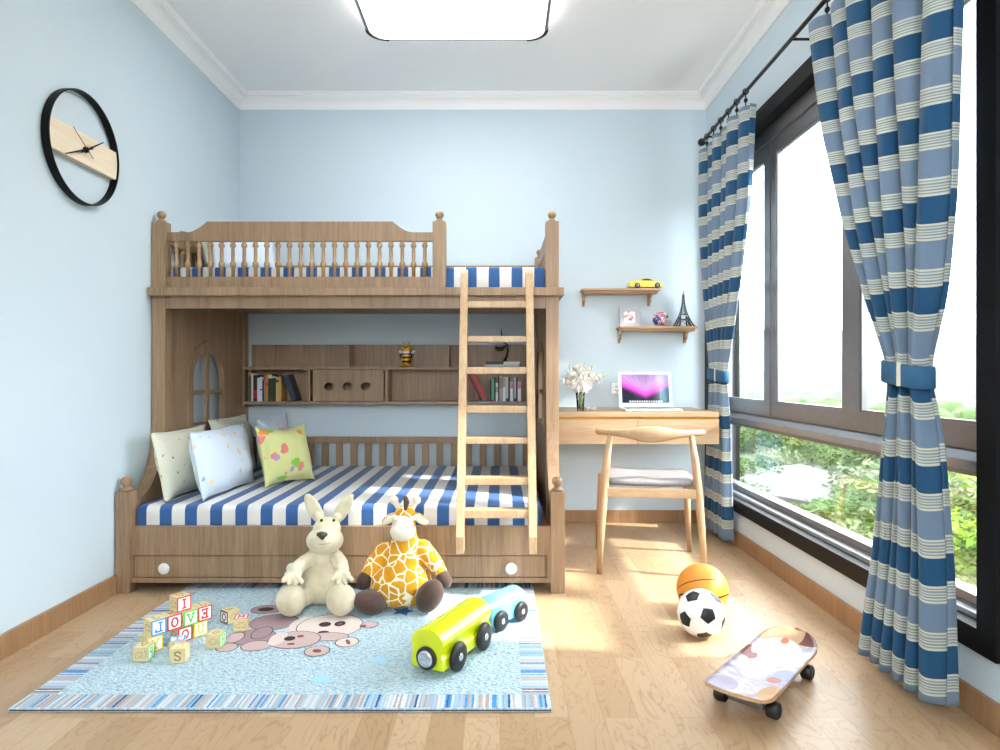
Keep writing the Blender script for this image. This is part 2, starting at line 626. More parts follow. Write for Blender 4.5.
# end sweeps and end panels with arched windows
for x, xp in ((XA, XA + 0.030), (XB, XB + 0.012)):
    pl = [(2.969, 0.03), (2.969, 0.405)]
    for i in range(13):
        a = i / 12 * PI / 2
        pl.append((2.975 + 0.232 * math.sin(a), 0.405 + 0.33 * (1 - math.cos(a))))
    pl += [(3.21, 0.735), (3.21, 0.03)]
    b = new(); prism(b, pl, 'x', x + 0.004, x + PW - 0.004); part(bed, 'end_rail', b, WB)
    yc, hw, zb, zt = 3.725, 0.205, 0.70, 0.945

    def arch(hw, zb, zsp, n=20, sy=0.80):
        return [(yc - hw, zb)] + [(yc + hw, zb)] + [(yc + hw * math.cos(a), zsp + hw * sy * math.sin(a)) for a in [PI * i / n for i in range(n + 1)]]
    outer = [(3.275, 0.03), (4.212, 0.03), (4.212, 1.36), (3.275, 1.36)]
    b = new(); prism(b, outer, 'x', xp, xp + 0.020, holes=[arch(hw, zb, zt)])
    ep = part(bed, 'end_panel', b, WB)
    b = new(); prism(b, arch(hw + 0.047, zb - 0.042, zt, sy=0.86), 'x', xp - 0.007, xp + 0.027, holes=[arch(hw - 0.008, zb + 0.004, zt, sy=0.79)])
    part(ep, 'arch_trim', b, WB)
    b = new(); box(b, xp + 0.003, xp + 0.017, yc - 0.018, yc + 0.018, zb, zt + hw * 0.80); part(ep, 'muntin', b, WB)
    b = new(); box(b, xp + 0.004, xp + 0.016, yc - hw, yc + hw, 0.86, 0.885); part(ep, 'muntin', b, WB)
# lower bed
x0, x1 = XA + PW, XB
b = new()
fx0, fx1, fz0, fz1 = P(133.3, 0, 2.92).x, P(546.5, 0, 2.92).x, 0.0655, 0.166
prism(b, [(x0, 0.044), (x1, 0.044), (x1, 0.295), (x0, 0.295)], 'y', 2.92, 2.945, holes=[[(fx0, fz0), (fx1, fz0), (fx1, fz1), (fx0, fz1)]])
part(bed, 'front_board', b, WB)
mid = (fx0 + fx1) / 2
kp = [P(163, 0, 2.895).x, P(291.5, 0, 2.895).x, P(382.5, 0, 2.895).x, P(511, 0, 2.895).x]
for i, (a, c) in enumerate(((fx0 + 0.004, mid - 0.002), (mid + 0.002, fx1 - 0.004))):
    b = new(); box(b, a, c, 2.922, 2.94, fz0 + 0.004, fz1 - 0.004, 0.002)
    box(b, a + 0.02, c - 0.02, 2.94, 3.5, fz0 + 0.01, fz1 - 0.02)
    dr = part(bed, 'drawer', b, WB)
    for k in kp[2 * i:2 * i + 2]:
        b = new()
        lathe(b, [(0.010, 0), (0.010, 0.012), (0.024, 0.016), (0.026, 0.020), (0.025, 0.024), (0.018, 0.027), (0.004, 0.028)], (k, 2.922, 0.112), 24, Matrix.Rotation(PI / 2, 4, 'X').to_3x3())
        part(dr, 'knob', b, M['knob'], label='round white knob')
b = new(); box(b, x0, x1, 2.946, 4.21, 0.245, 0.268); part(bed, 'lower_slat_base', b, WB)
# lower back rail with upright slats
b = new(); box(b, x0 + 0.004, x1 - 0.004, 4.245, 4.275, 0.526, 0.567, 0.003); box(b, x0 + 0.004, x1 - 0.004, 4.245, 4.275, 0.27, 0.33, 0.003)
br_ = part(bed, 'back_rail', b, WB)
x = P(526, 0, 4.25).x
while x > x0 + 0.03:
    b = new(); box(b, x - 0.0215, x + 0.0215, 4.25, 4.27, 0.33, 0.526, 0.002); part(br_, 'slat', b, WB)
    x -= 0.0933
# upper bed
b = new(); box(b, x0, x1, YU + 0.006, YU + 0.034, 1.297, 1.362, 0.003); part(bed, 'front_beam', b, WB)
b = new(); box(b, XA + 0.001, 0.300, YU - 0.045, YU - 0.001, 1.355, 1.395, 0.004); box(b, XB + PW + 0.001, 0.310, YU - 0.045, 4.28, 1.355, 1.395, 0.004)
part(bed, 'ledge_moulding', b, WB)
b = new(); box(b, x0 - 0.02, x1 + 0.02, YU + 0.034, 4.212, 1.362, 1.39); part(bed, 'upper_platform', b, WB)
b = new(); box(b, x0, x1, 4.225, 4.255, 1.39, 1.675, 0.003); part(bed, 'upper_back_rail', b, WB)

BAL = [(0.0085, 0), (0.0085, 0.046), (0.0140, 0.050), (0.0150, 0.058), (0.0150, 0.066), (0.0135, 0.072), (0.0088, 0.077), (0.0092, 0.110), (0.0085, 0.143), (0.0115, 0.147), (0.0145, 0.152), (0.0145, 0.161), (0.0100, 0.166), (0.0100, 0.176)]


def guard(horiz, a0, a1, c, n, prefix):
    """guard rail with a scooped top board, balusters and a bottom rail; horiz True runs along x at y=c, else along y at x=c"""
    ax = 'y' if horiz else 'x'
    L = a1 - a0
    sx = 0.18 if horiz else 0.16
    pl = [(a0, 1.63), (a0, 1.674), (a0 + sx * 0.55, 1.674)]
    for i in range(9):
        q = i / 8
        pl.append((a0 + sx * 0.55 + sx * 0.55 * q, 1.674 + 0.053 * (1 - math.cos(q * PI / 2)) ** 1.0))
    right = [(a1 - (p - a0), z) for p, z in reversed(pl)]
    pl += right
    b = new(); prism(b, pl, ax, c, c + 0.024)
    g = part(bed, prefix, b, WB)
    b = new()
    if horiz:
        box(b, a0, a1, c, c + 0.026, 1.3965, 1.455, 0.003)
    else:
        box(b, c, c + 0.026, a0, a1, 1.40, 1.455, 0.003)
    part(g, 'bottom_rail', b, WB)
    for i in range(n):
        q = (-1.6007 + (1.6007 - 0.372) * i / (n - 1)) if horiz else a0 + (L * (i + 0.5) / n)
        b = new(); lathe(b, [(r, z) for r, z in BAL], (q, c + 0.012, 1.4545) if horiz else (c + 0.012, q, 1.4545), 14)
        part(g, 'baluster', b, M['baluster'])
    return g


guard(True, x0, -0.331, YU + 0.02, 23, 'front_guard_rail')
guard(False, YU + PW, 4.215, XA + 0.02, 13, 'side_guard_rail')
guard(False, YU + PW, 4.215, XB + 0.02, 13, 'side_guard_rail')


def mattress(name, xa, xb, ya, yb, za, zb, label, r=0.035):
    b = new()
    nx, ny = 60, 40
    box(b, xa, xb, ya, yb, za, zb)
    bmesh.ops.bevel(b, geom=b.edges[:], offset=r, segments=5, affect='EDGES', profile=0.5)
    o = solo(name, b, M['stripes'], label, 'mattress', smooth=True)
    return o


mattress('mattress', x0 - 0.003, x1 - 0.036, 2.948, 4.24, 0.27, 0.383, 'thick blue and white striped mattress on the lower bunk', 0.026)
mattress('mattress', x0 + 0.012, x1 - 0.001, YU + 0.048, 4.205, 1.3915, 1.508, 'blue and white striped mattress on the upper bunk behind the balusters', 0.014)

# ladder
lad = thing('ladder', (0, 2.85, 0.2), 'pale wooden ladder with seven steps leaning on the upper bunk', 'ladder')
LT, LB = Vector((3.125, 1.475)), Vector((2.775, 0.2836))      # front line of the rails in y, z


def lad_y(z):
    return LB.x + (LT.x - LB.x) * (z - LB.y) / (LT.y - LB.y)


dpt = 0.082
bz = 0.208
poly = [(LB.x, LB.y), (LT.x - 0.012, LT.y - 0.02), (LT.x + 0.004, LT.y - 0.002), (LT.x + 0.02, LT.y), (LT.x + 0.036, LT.y - 0.03), (lad_y(1.30) + 0.036, 1.30), (lad_y(1.0) + dpt, 1.0),
        (lad_y(0.31) + dpt, 0.31), (lad_y(0.31) + dpt, bz), (LB.x + 0.012, bz)]
for xa, xb in ((-0.187, -0.153), (0.122, 0.157)):
    b = new(); prism(b, poly, 'x', xa, xb, bev=0.003); part(lad, 'rail', b, M['ladder'])
for y0_, y1_ in ((301, 307.4), (336, 342), (367, 374), (406, 413), (437.8, 444), (478, 485.3), (510.6, 518.6)):
    z = 0.9
    for _ in range(20):
        z = EH - (y0_ - VY) * lad_y(z) / F
    zb = EH - (y1_ - VY) * lad_y(z) / F
    y = lad_y(z) + 0.004
    dd = 0.07 if z < 1.1 else 0.032
    b = new(); box(b, -0.153, 0.122, y, y + dd, zb, z, 0.003); part(lad, 'step', b, M['ladder'])


# ------------------------------------------------------------------ pillows
def pillow_mat(name, base, cols, scale=9.0, size=0.13, dens=0.45, warp=0.4):
    t = NT(name)
    co = t.coord()
    nz = t.noise(co, 25, 2)
    cv = t.n('VectorMath', {0: nz.outputs[1], 3: 0.11 * warp}, operation='SCALE')
    v = t.n('VectorMath', {0: co, 1: cv.outputs[0]}, operation='ADD').outputs[0]
    c = srgb(base)
    for i, (hexc, sc, sz) in enumerate(cols):
        vo = t.n('TexVoronoi', {'Vector': t.mapping(v, (1, 1, 1), (i * 3.7, i * 1.3, i * 2.1)), 'Scale': sc, 'Randomness': 1.0}, voronoi_dimensions='3D')
        rnd = t.n('SeparateColor', {0: vo.outputs['Color']}).outputs[0]
        inside = t.math('MULTIPLY', t.math('LESS_THAN', vo.outputs['Distance'], sz), t.math('GREATER_THAN', rnd, 0.35))
        c = t.mix(inside, c, srgb(hexc))
    big = t.noise(co, 9, 3).outputs[0]
    return t.done(c, 0.85, t.bump(big, 0.25, 0.02), spec=0.2, sheen=0.2, translucent=0.05)


PM = {
    'cream': pillow_mat('cream_printed_cotton', '#dcdcc8', [('#b9694f', 16, 0.13), ('#9dbf9b', 13, 0.12), ('#b07a5c', 22, 0.13)]),
    'blue': pillow_mat('pale_blue_printed_cotton', '#d6e4f3', [('#f0cfae', 13, 0.2), ('#8fb9dd', 15, 0.14), ('#e8d9b8', 19, 0.15)]),
    'yellow': pillow_mat('yellow_printed_cotton', '#dfe19a', [('#f2a04a', 9, 0.3), ('#8fd04a', 10, 0.26), ('#ee8f86', 11, 0.28), ('#b79bd2', 14, 0.22)]),
}


def pillow(name, loc, w, h, th, mat, label, yaw, lean, group=None, seed=0, cat='pillow', flange=0.03):
    """stands on its lower edge; face looks along +local x; leans back by lean; width along local y"""
    N_, b = 26, new()
    rows = {}
    for side in (0, 1):
        for i in range(N_ + 1):
            for j in range(N_ + 1):
                u, v = -1 + 2 * i / N_, -1 + 2 * j / N_
                edge = max(abs(u), abs(v)) > 0.999
                if side == 1 and edge:
                    rows[(1, i, j)] = rows[(0, i, j)]
                    continue
                fl = flange / (w / 2)
                uu, vv = min(1, abs(u) / (1 - fl)), min(1, abs(v) / (1 - fl))
                t = th / 2 * max(0.0, (1 - uu ** 2.6)) ** 0.55 * max(0.0, (1 - vv ** 2.6)) ** 0.55 + 0.002
                pk = 0.05 if cat == 'pillow' else 0.13
                pin = 1 - pk * (1 - abs(u * u)) * abs(v) ** 3
                piv = 1 - pk * (1 - abs(v * v)) * abs(u) ** 3
                y, z = u * w / 2 * piv, v * h / 2 * pin
                nz = noise.noise(Vector((y * 7 + seed, z * 7, side * 3.0))) * 0.016
                x = (t + nz * min(1, t / 0.02)) * (1 if side == 0 else -1) + 0.008 * math.sin(u * 7 + seed) * (abs(v) ** 4 + abs(u) ** 4)
                rows[(side, i, j)] = b.verts.new((x, y, z))
    for side in (0, 1):
        for i in range(N_):
            for j in range(N_):
                q = [rows[(side, i, j)], rows[(side, i + 1, j)], rows[(side, i + 1, j + 1)], rows[(side, i, j + 1)]]
                b.faces.new(q if side == 0 else list(reversed(q)))
    m = Matrix.Rotation(yaw, 4, 'Z') @ Matrix.Rotation(-lean, 4, 'Y')
    bmesh.ops.transform(b, matrix=m, verts=b.verts[:])
    lo = min(v.co.z for v in b.verts)
    loc = Vector(loc)
    for v in b.verts:
        v.co.z -= lo
    o = bpy.data.objects.new(name, mesh_of(name, b, PM[mat], True))
    o.location = loc
    return tag(link(o), label, cat, group)


ZM = 0.387
pillow('pillow', (-1.566, 3.25, ZM), 0.54, 0.325, 0.13, 'cream', 'cream printed pillow nearest the front at the left end of lower bunk', 0.0, 0.20, seed=1)
pillow('pillow', (-1.552, 3.84, ZM), 0.52, 0.345, 0.12, 'cream', 'cream printed pillow at the back, below arched cutout of the bed end', 0.0, 0.20, seed=5)
pillow('pillow', (-1.392, 3.30, ZM), 0.60, 0.325, 0.14, 'blue', 'pale blue printed pillow in front of the cream ones on lower bunk', -0.05, 0.20, seed=9)
pillow('pillow', (-1.345, 3.93, ZM), 0.52, 0.35, 0.12, 'blue', 'pale blue printed pillow tucked behind the yellow cushion', 0.0, 0.20, seed=14)
pillow('cushion', (-1.160, 3.53, ZM), 0.33, 0.325, 0.15, 'yellow', 'small yellow cushion with orange and green animal print', -0.62, 0.28, seed=21, cat='cushion', flange=0.012)
pillow('pillow', (-1.550, 3.66, 1.510), 0.46, 0.235, 0.12, 'cream', 'cream pillow on the upper bunk against its left end', 0.0, 0.28, seed=31)
pillow('pillow', (-1.407, 3.62, 1.510), 0.44, 0.27, 0.13, 'blue', 'pale blue pillow on the upper bunk seen through the balusters', -0.5, 0.25, seed=37)

# ------------------------------------------------------------------ shelf unit on the wall inside the lower bunk
bs = thing('bookshelf', (-0.69, 4.2, 0.784), 'long brown two-tier wall shelf unit inside the lower bunk', 'bookshelf')
SF = 4.13
sx0, sx1 = -1.625, 0.213
b = new(); box(b, sx0, sx1, 4.283, 4.297, 0.784, 1.166, 0.002); part(bs, 'back_panel', b, WB)
b = new(); box(b, sx0, sx1, SF, 4.283, 1.003, 1.021, 0.002); part(bs, 'shelf', b, WB)
b = new(); box(b, sx0, sx1, SF, 4.283, 0.784, 0.8016, 0.002); part(bs, 'shelf', b, WB)
for px in (347.6, 447.5):
    x = P(px, 0, SF).x
    b = new(); box(b, x - 0.0095, x + 0.0095, SF + 0.004, 4.283, 1.021, 1.16, 0.002); part(bs, 'divider', b, WB)
for px in (308.2, 386.4, 462.5):
    x = P(px, 0, SF).x
    b = new(); box(b, x - 0.0105, x + 0.0105, SF + 0.003, 4.283, 0.8016, 1.003, 0.002); part(bs, 'divider', b, WB)
dx0, dx1 = P(312.8, 0, SF).x, P(383.5, 0, SF).x


def circ(cx, cz, r, n=20, rz=None):
    return [(cx + r * math.cos(2 * PI * i / n), cz + (rz or r) * math.sin(2 * PI * i / n)) for i in range(n)]


b = new()
hc = [P(px, 0, SF).x for px in (329.3, 347.5, 366)]
cuts = [dx0, (hc[0] + hc[1]) / 2, (hc[1] + hc[2]) / 2, dx1]
for h, ca, cb in zip(hc, cuts, cuts[1:]):
    prism(b, [(ca, 0.805), (cb, 0.805), (cb, 1.0), (ca, 1.0)], 'y', SF + 0.002, SF + 0.016, holes=[circ(h, 0.897, 0.032, 20, 0.026)])
box(b, dx0, dx0 + 0.012, SF + 0.016, 4.27, 0.805, 0.99)
box(b, dx1 - 0.012, dx1, SF + 0.016, 4.27, 0.805, 0.99)
box(b, dx0, dx1, SF + 0.016, 4.27, 0.805, 0.815)
box(b, dx0, dx1, 4.26, 4.27, 0.805, 0.99)
box(b, dx0, dx1, SF + 0.016, 4.27, 0.985, 0.992)  # unseen top cover added to keep light out of the finger holes
part(bs, 'drawer', b, M['bed'], label='drawer with three round finger holes')

# books
M['pages'] = plain('book_pages', '#e4dccb', 0.8)
_bk = {}


def bookmat(h):
    if h not in _bk:
        _bk[h] = plain('book_cover_' + h[1:], h, 0.45, var=0.04)
    return _bk[h]


def book(x, z, w, h, d, col, label, group, lean=0.0, spot=None, yf=4.145, flat=False):
    """spine towards the room; x is the left foot of the spine"""
    t = thing('book', (x, yf, z), label, 'book', group, rot=Euler((0, lean, 0)))
    b = new()
    if not flat:
        c = 0.0012
        box(b, 0, w, 0, c, 0, h); box(b, 0, c, c, d, 0, h); box(b, w - c, w, c, d, 0, h)
        mats = [bookmat(col)]
        if spot:
            mats.append(bookmat(spot[2]))
            box(b, 0.0002, w - 0.0002, -0.0006, 0.0002, h * spot[0], h * spot[1], mi=1)
        part(t, 'cover', b, mats, world=False)
        b = new(); box(b, c, w - c, c, d - 0.004, 0.003, h - 0.003)
        part(t, 'pages', b, M['pages'], world=False)
    else:
        c = 0.0012
        box(b, 0, w, 0, c, 0, h); box(b, 0, w, c, d, 0, c); box(b, 0, w, c, d, h - c, h)
        mats = [bookmat(col)]
        if spot:
            mats.append(bookmat(spot[2]))
            box(b, w * spot[0], w * spot[1], -0.0006, 0.0002, 0.0002, h - 0.0002, mi=1)
        part(t, 'cover', b, mats, world=False)
        b = new(); box(b, 0.003, w - 0.003, c, d - 0.003, c, h - c)
        part(t, 'pages', b, M['pages'], world=False)
    return t


YK = 4.145
lg = 'books in the left bay of the bunk shelf'
for c0, c1, top, col, spot, lab in (
    (108, 139, 150, '#45462c', (0.86, 1.0, '#d0622c'), 'dark olive book with an orange spine top, first at left end of the bunk shelf'),
    (140, 164, 165, '#c9c9c4', None, 'pale grey book beside the dark olive one on bunk shelf'),
    (166, 214, 190, '#2a2a2c', (0.12, 0.42, '#b0222c'), 'black book with a red spine patch on bunk shelf'),
    (215, 244, 222, '#c9d3de', None, 'pale bluish white book, shorter, right of the black and red one'),
    (246, 277, 210, '#dadad6', (0.45, 0.5, '#3a3a3a'), 'white book with a small dark mark on its spine, left of the navy one'),
    (279, 297, 255, '#2a2a63', None, 'short thin navy blue book in the left bay of bunk shelf'),
    (299, 317, 222, '#7f8894', (0.55, 0.66, '#c7702a'), 'thin grey book between the navy and the orange book'),
    (318, 349, 175, '#d07420', (0.6, 0.66, '#8a4410'), 'bright orange book standing on the bunk shelf'),
    (351, 399, 182, '#1d3a28', (0.86, 1.0, '#c9c49a'), 'dark green book with a cream spine top, right of the orange one'),
    (401, 447, 192, '#173024', (0.9, 0.96, '#b9b58a'), 'second dark green book, left of the tan pair'),
    (450, 484, 214, '#caa566', (0.78, 0.9, '#4a3a22'), 'tan book with a dark title block in the left bay'),
    (486, 514, 206, '#c49a58', None, 'plain tan book beside the leaning navy book'),
):
    xa, xb = P(240 + c0 / 12.5, 0, YK).x, P(240 + c1 / 12.5, 0, YK).x
    zt = P(0, 360 + top / 12.5, YK).z
    book(xa, 0.802, xb - xa, zt - 0.802, 0.115, col, lab, lg, spot=spot)
xa = P(240 + 632 / 12.5, 0, YK).x
book(xa + 0.004, 0.8025, 0.036, 0.168, 0.115, '#1e2a3a', 'navy book leaning on the tan one in the left bay', lg, lean=-0.34, spot=None)
rg = 'books in the right bay of the bunk shelf'
for i, (cb, w, h, col, lab) in enumerate((
    (172, 17, 0.190, '#b02a25', 'red book leaning left, leftmost in the right bay behind the ladder'),
    (192, 24, 0.200, '#1c1c1f', 'black book leaning left between red ones behind the ladder'),
    (221, 17, 0.202, '#bb2c26', 'red book leaning left, right of the black leaning one'),
    (243, 20, 0.210, '#c3372e', 'tallest red leaning book behind the ladder, rightmost of the slanted four'),
)):
    book(P(460 + cb / 9.375, 0, YK).x, 0.803 , w / 9.375 * YK / F * 0.86, h, 0.115, col, lab, rg, lean=-0.46, spot=(0.0, 0.06, '#2d6fae') if i in (0, 2, 3) else None)
for c0, c1, top, col, spot, lab in (
    (283, 295, 462, '#1a1a1c', None, 'thin black book left of the green one behind the ladder'),
    (297, 318, 460, '#4aa37e', (0.0, 0.07, '#b03a35'), 'sea green book upright behind the ladder'),
    (321, 334, 445, '#161618', None, 'thin black book between the green and the white book'),
    (335, 356, 497, '#d6d6d0', (0.5, 0.8, '#9aa86c'), 'short white book with a greenish patch behind the ladder'),
    (357, 368, 442, '#222226', None, 'thin black book left of the tall grey one behind the ladder'),
    (370, 398, 430, '#a9a7a6', (0.5, 0.9, '#a37a8c'), 'tall grey book with a mauve patch behind the ladder'),
    (402, 426, 445, '#d9dad4', (0.6, 0.98, '#93a45c'), 'white book with a green spine top behind the ladder'),
    (429, 453, 440, '#bdbebf', (0.0, 0.12, '#2c5fae'), 'grey book with a blue foot, left of two, behind the ladder'),
    (454, 467, 442, '#18181a', None, 'black book between the blue-footed and the first pink-topped book'),
    (470, 497, 487, '#dddcda', (0.66, 0.98, '#c9809d'), 'white book with a pink top, between the blue-footed grey ones'),
    (504, 526, 440, '#b4b5b6', (0.0, 0.12, '#2c5fae'), 'grey book with a blue foot, between the two pink-topped books'),
    (528, 540, 442, '#1b1b1d', None, 'black book left of the last pink-topped book'),
    (543, 572, 487, '#e2e1de', (0.66, 0.98, '#d089a4'), 'white book with a pink top, last at right end of bunk shelf'),
):
    xa, xb = P(460 + c0 / 9.375, 0, YK).x, P(460 + c1 / 9.375, 0, YK).x
    zt = P(0, 330 + top / 9.375, YK).z
    book(xa, 0.802, xb - xa, zt - 0.802, 0.115, col, lab, rg, spot=spot)
xa = P(484.8, 0, YK).x
book(xa, 1.0215, P(519.2, 0, YK).x - xa, 0.0145, 0.11, '#d2d2ce', 'white book lying flat under the black and white one on bunk shelf', 'flat books on the upper tier', flat=True)
book(xa + 0.006, 1.0365, P(520, 0, YK).x - xa - 0.006, 0.0175, 0.105, '#1c1c1e', 'black and white book lying on top of the flat pair', 'flat books on the upper tier', flat=True, spot=(0.52, 1.0, '#d8d8d4'))
# dark hook-like ornament on the flat books
orn = thing('bird_ornament', (P(505, 0, 4.2).x, 4.2, 1.055), 'black curved bird ornament standing on the flat books', 'ornament')
b = new()
q = lambda px, py: P(px, py, 4.2)
tube(b, [q(504.5, 360.6), q(506.5, 357), q(508, 351), q(507, 344.5), q(503.5, 341.5), q(501.5, 335), q(501, 328.5)], [0.008, 0.006, 0.0055, 0.006, 0.0055, 0.0045, 0.002], 10)
lathe(b, [(0.016, 0), (0.016, 0.004), (0.006, 0.008)], (q(504.5, 0).x, 4.2, 1.0545), 14)
part(orn, 'neck', b, M['black_soft'])
b = new(); blob(b, [('t', [q(494.5, 346.5), q(498, 348.5), q(502, 348.5), q(505.5, 345.5)], [0.003, 0.010, 0.011, 0.006])], 0.003, 3)
part(orn, 'wing', b, M['black_soft'])

# bee figurine
M['bee_y'] = plain('bee_yellow', '#e0a81c', 0.4)
bx = P(406.3, 0, 4.19).x
bee = thing('bee_figurine', (bx, 4.19, 1.0215), 'yellow and black striped bee figurine on the upper tier of bunk shelf', 'figurine')
bz0 = 1.0215


def bee_mat():
    t = NT('bee_stripes')
    z = t.n('SeparateXYZ', {0: t.coord()}).outputs[2]
    f = t.math('FRACT', t.math('DIVIDE', z, 0.026))
    return t.done(t.ramp(f, [(0, srgb('#17140f')), (0.5, srgb('#e0a81c'))], 'CONSTANT'), 0.4)


b = new(); ell(b, (bx, 4.19, bz0 + 0.052), (0.030, 0.026, 0.042)); part(bee, 'body', b, bee_mat())
b = new(); ell(b, (bx, 4.19, bz0 + 0.092), (0.024, 0.022, 0.012)); part(bee, 'collar', b, M['white_gloss'])
b = new(); ell(b, (bx, 4.19, bz0 + 0.118), (0.027, 0.024, 0.024)); part(bee, 'head', b, M['bee_y'])
b = new(); ell(b, (bx, 4.166, bz0 + 0.121), 0.006); ell(b, (bx - 0.012, 4.168, bz0 + 0.127), 0.004); ell(b, (bx + 0.012, 4.168, bz0 + 0.127), 0.004); part(bee, 'face', b, M['black_soft'])
for s in (-1, 1):
    b = new(); tube(b, [(bx + s * 0.010, 4.19, bz0 + 0.138), (bx + s * 0.016, 4.188, bz0 + 0.152), (bx + s * 0.026, 4.186, bz0 + 0.160)], 0.0018, 6); part(bee, 'antenna', b, M['black_soft'])
    b = new(); tube(b, [(bx + s * 0.024, 4.185, bz0 + 0.085), (bx + s * 0.036, 4.18, bz0 + 0.073), (bx + s * 0.034, 4.175, bz0 + 0.055)], [0.006, 0.006, 0.004], 8); part(bee, 'arm', b, M['black_soft'])
    b = new(); ell(b, (bx + s * 0.026, 4.175, bz0 + 0.008), (0.019, 0.024, 0.008)); part(bee, 'foot', b, M['bee_y'])
    b = new(); ell(b, (bx + s * 0.040, 4.215, bz0 + 0.095), (0.015, 0.003, 0.009), Euler((0, -s * 0.5, 0))); part(bee, 'wing', b, M['alu_light'])

# ------------------------------------------------------------------ desk and what stands on it
desk = thing('desk', (0.79, 4.0, 0.57), 'pale wooden wall-hung desk with two drawers beside the bunk bed', 'desk')
DX0, DX1, DYF, DZ = 0.312, 1.252, 3.74, 0.758
b = new(); box(b, DX0, DX1, DYF, 4.297, 0.730, DZ, 0.002); part(desk, 'desktop', b, M['pale_x'])
b = new(); box(b, DX0 + 0.002, DX1 - 0.004, DYF + 0.010, 4.29, 0.718, 0.730); part(desk, 'brass_strip', b, M['gold'], label='thin brass strip under the desktop')
b = new(); box(b, DX0, DX1 - 0.002, DYF + 0.022, 4.297, 0.572, 0.718, 0.001); part(desk, 'carcass', b, M['pale_x'])
xm = P(637.4, 0, DYF).x
for a, c in ((DX0, xm - 0.001), (xm + 0.001, DX1)):
    b = new(); box(b, a, c, DYF + 0.002, DYF + 0.021, 0.574, 0.716, 0.001); part(desk, 'drawer', b, M['pale_x'])

# laptop
LX0, LX1, LY0, LY1 = 0.730, 1.056, 3.79, 4.01
lap = thing('laptop', ((LX0 + LX1) / 2, 3.9, DZ), 'open white laptop with a glowing purple screen on the desk', 'laptop')
b = new(); box(b, LX0, LX1, LY0, LY1, DZ + 0.003, DZ + 0.013, 0.003)
for x in (LX0 + 0.03, LX1 - 0.03):
    for y in (LY0 + 0.02, LY1 - 0.02):
        box(b, x - 0.006, x + 0.006, y - 0.006, y + 0.006, DZ, DZ + 0.004)
base = part(lap, 'base', b, M['white_gloss'])
b = new()
for r in range(5):
    for k in range(13):
        xx = LX0 + 0.025 + k * 0.0214
        yy = LY1 - 0.030 - r * 0.021
        box(b, xx, xx + 0.0185, yy - 0.018, yy, DZ + 0.013, DZ + 0.0148)
part(base, 'keyboard', b, M['black_soft'])
b = new(); box(b, LX0 + 0.11, LX1 - 0.11, LY0 + 0.012, LY0 + 0.075, DZ + 0.013, DZ + 0.0135); part(base, 'trackpad', b, M['alu_light'])


def screen_mat():
    t = NT('glowing_screen')
    g = t.coord('Generated')
    s = t.n('SeparateXYZ', {0: g})
    x, z = s.outputs[0], s.outputs[2]
    dx = t.math('SUBTRACT', x, 0.5)
    curve = t.math('MULTIPLY_ADD', t.math('ABSOLUTE', dx), 0.75, 0.28)
    d = t.math('SUBTRACT', z, curve)
    glow = t.math('POWER', t.math('MAXIMUM', t.math('SUBTRACT', 1.0, t.math('MULTIPLY', t.math('ABSOLUTE', d), 5.0)), 0.0), 2.0)
    ang = t.math('ARCTAN2', dx, t.math('SUBTRACT', z, 0.2))
    ray = t.noise(t.n('CombineXYZ', {0: t.math('MULTIPLY', ang, 9.0), 1: 0.0, 2: 0.0}).outputs[0], 1.0, 2).outputs[0]
    base = t.ramp(d, [(0.0, srgb('#15152a')), (0.06, srgb('#c03bb8')), (0.3, srgb('#a678b4')), (0.75, srgb('#54407a'))])
    c = t.mix(t.math('MULTIPLY', ray, 0.45), base, srgb('#e8c6e4'))
    c = t.mix(t.math('LESS_THAN', d, 0.0), c, srgb('#17182e'))
    c = t.mix(t.math('MULTIPLY', glow, 0.9), c, srgb('#f04ad8'))
    right = t.math('MULTIPLY', t.math('GREATER_THAN', x, 0.8), 0.35)
    c = t.mix(right, c, srgb('#3f9fc0'))
    ic = t.math('MULTIPLY', t.math('LESS_THAN', t.math('ABSOLUTE', t.math('SUBTRACT', z, 0.05)), 0.03), t.math('LESS_THAN', t.math('ABSOLUTE', dx), 0.36))
    fr = t.math('FRACT', t.math('MULTIPLY', x, 20.0))
    ic = t.math('MULTIPLY', ic, t.math('LESS_THAN', t.math('ABSOLUTE', t.math('SUBTRACT', fr, 0.5)), 0.35))
    wn = t.n('TexWhiteNoise', {'W': t.math('FLOOR', t.math('MULTIPLY', x, 20.0))}, noise_dimensions='1D').outputs[1]
    c = t.mix(ic, c, t.mix(0.5, wn, srgb('#d8e4f0')))
    return t.done((0.01, 0.01, 0.012, 1), 0.08, emit=c, es=1.0)


lid = bpy.data.objects.new('lid', None)
tl = Matrix.Rotation(math.radians(-12), 4, 'X')


def lidpart(name, bm, mat, par=None):
    bmesh.ops.transform(bm, matrix=Matrix.Translation((0, LY1 - 0.003, DZ + 0.014)) @ tl, verts=bm.verts[:])
    return part(par or lap, name, bm, mat)


b = new()
prism(b, [(LX0, 0), (LX1, 0), (LX1, 0.218), (LX0, 0.218)], 'y', -0.003, 0.003, bev=0.0025)
ld = lidpart('lid', b, M['white_gloss'])
bpy.data.objects.remove(lid)
b = new(); prism(b, [(LX0 + 0.018, 0.026), (LX1 - 0.018, 0.026), (LX1 - 0.018, 0.204), (LX0 + 0.018, 0.204)], 'y', -0.0042, -0.003)
lidpart('screen', b, screen_mat(), ld)

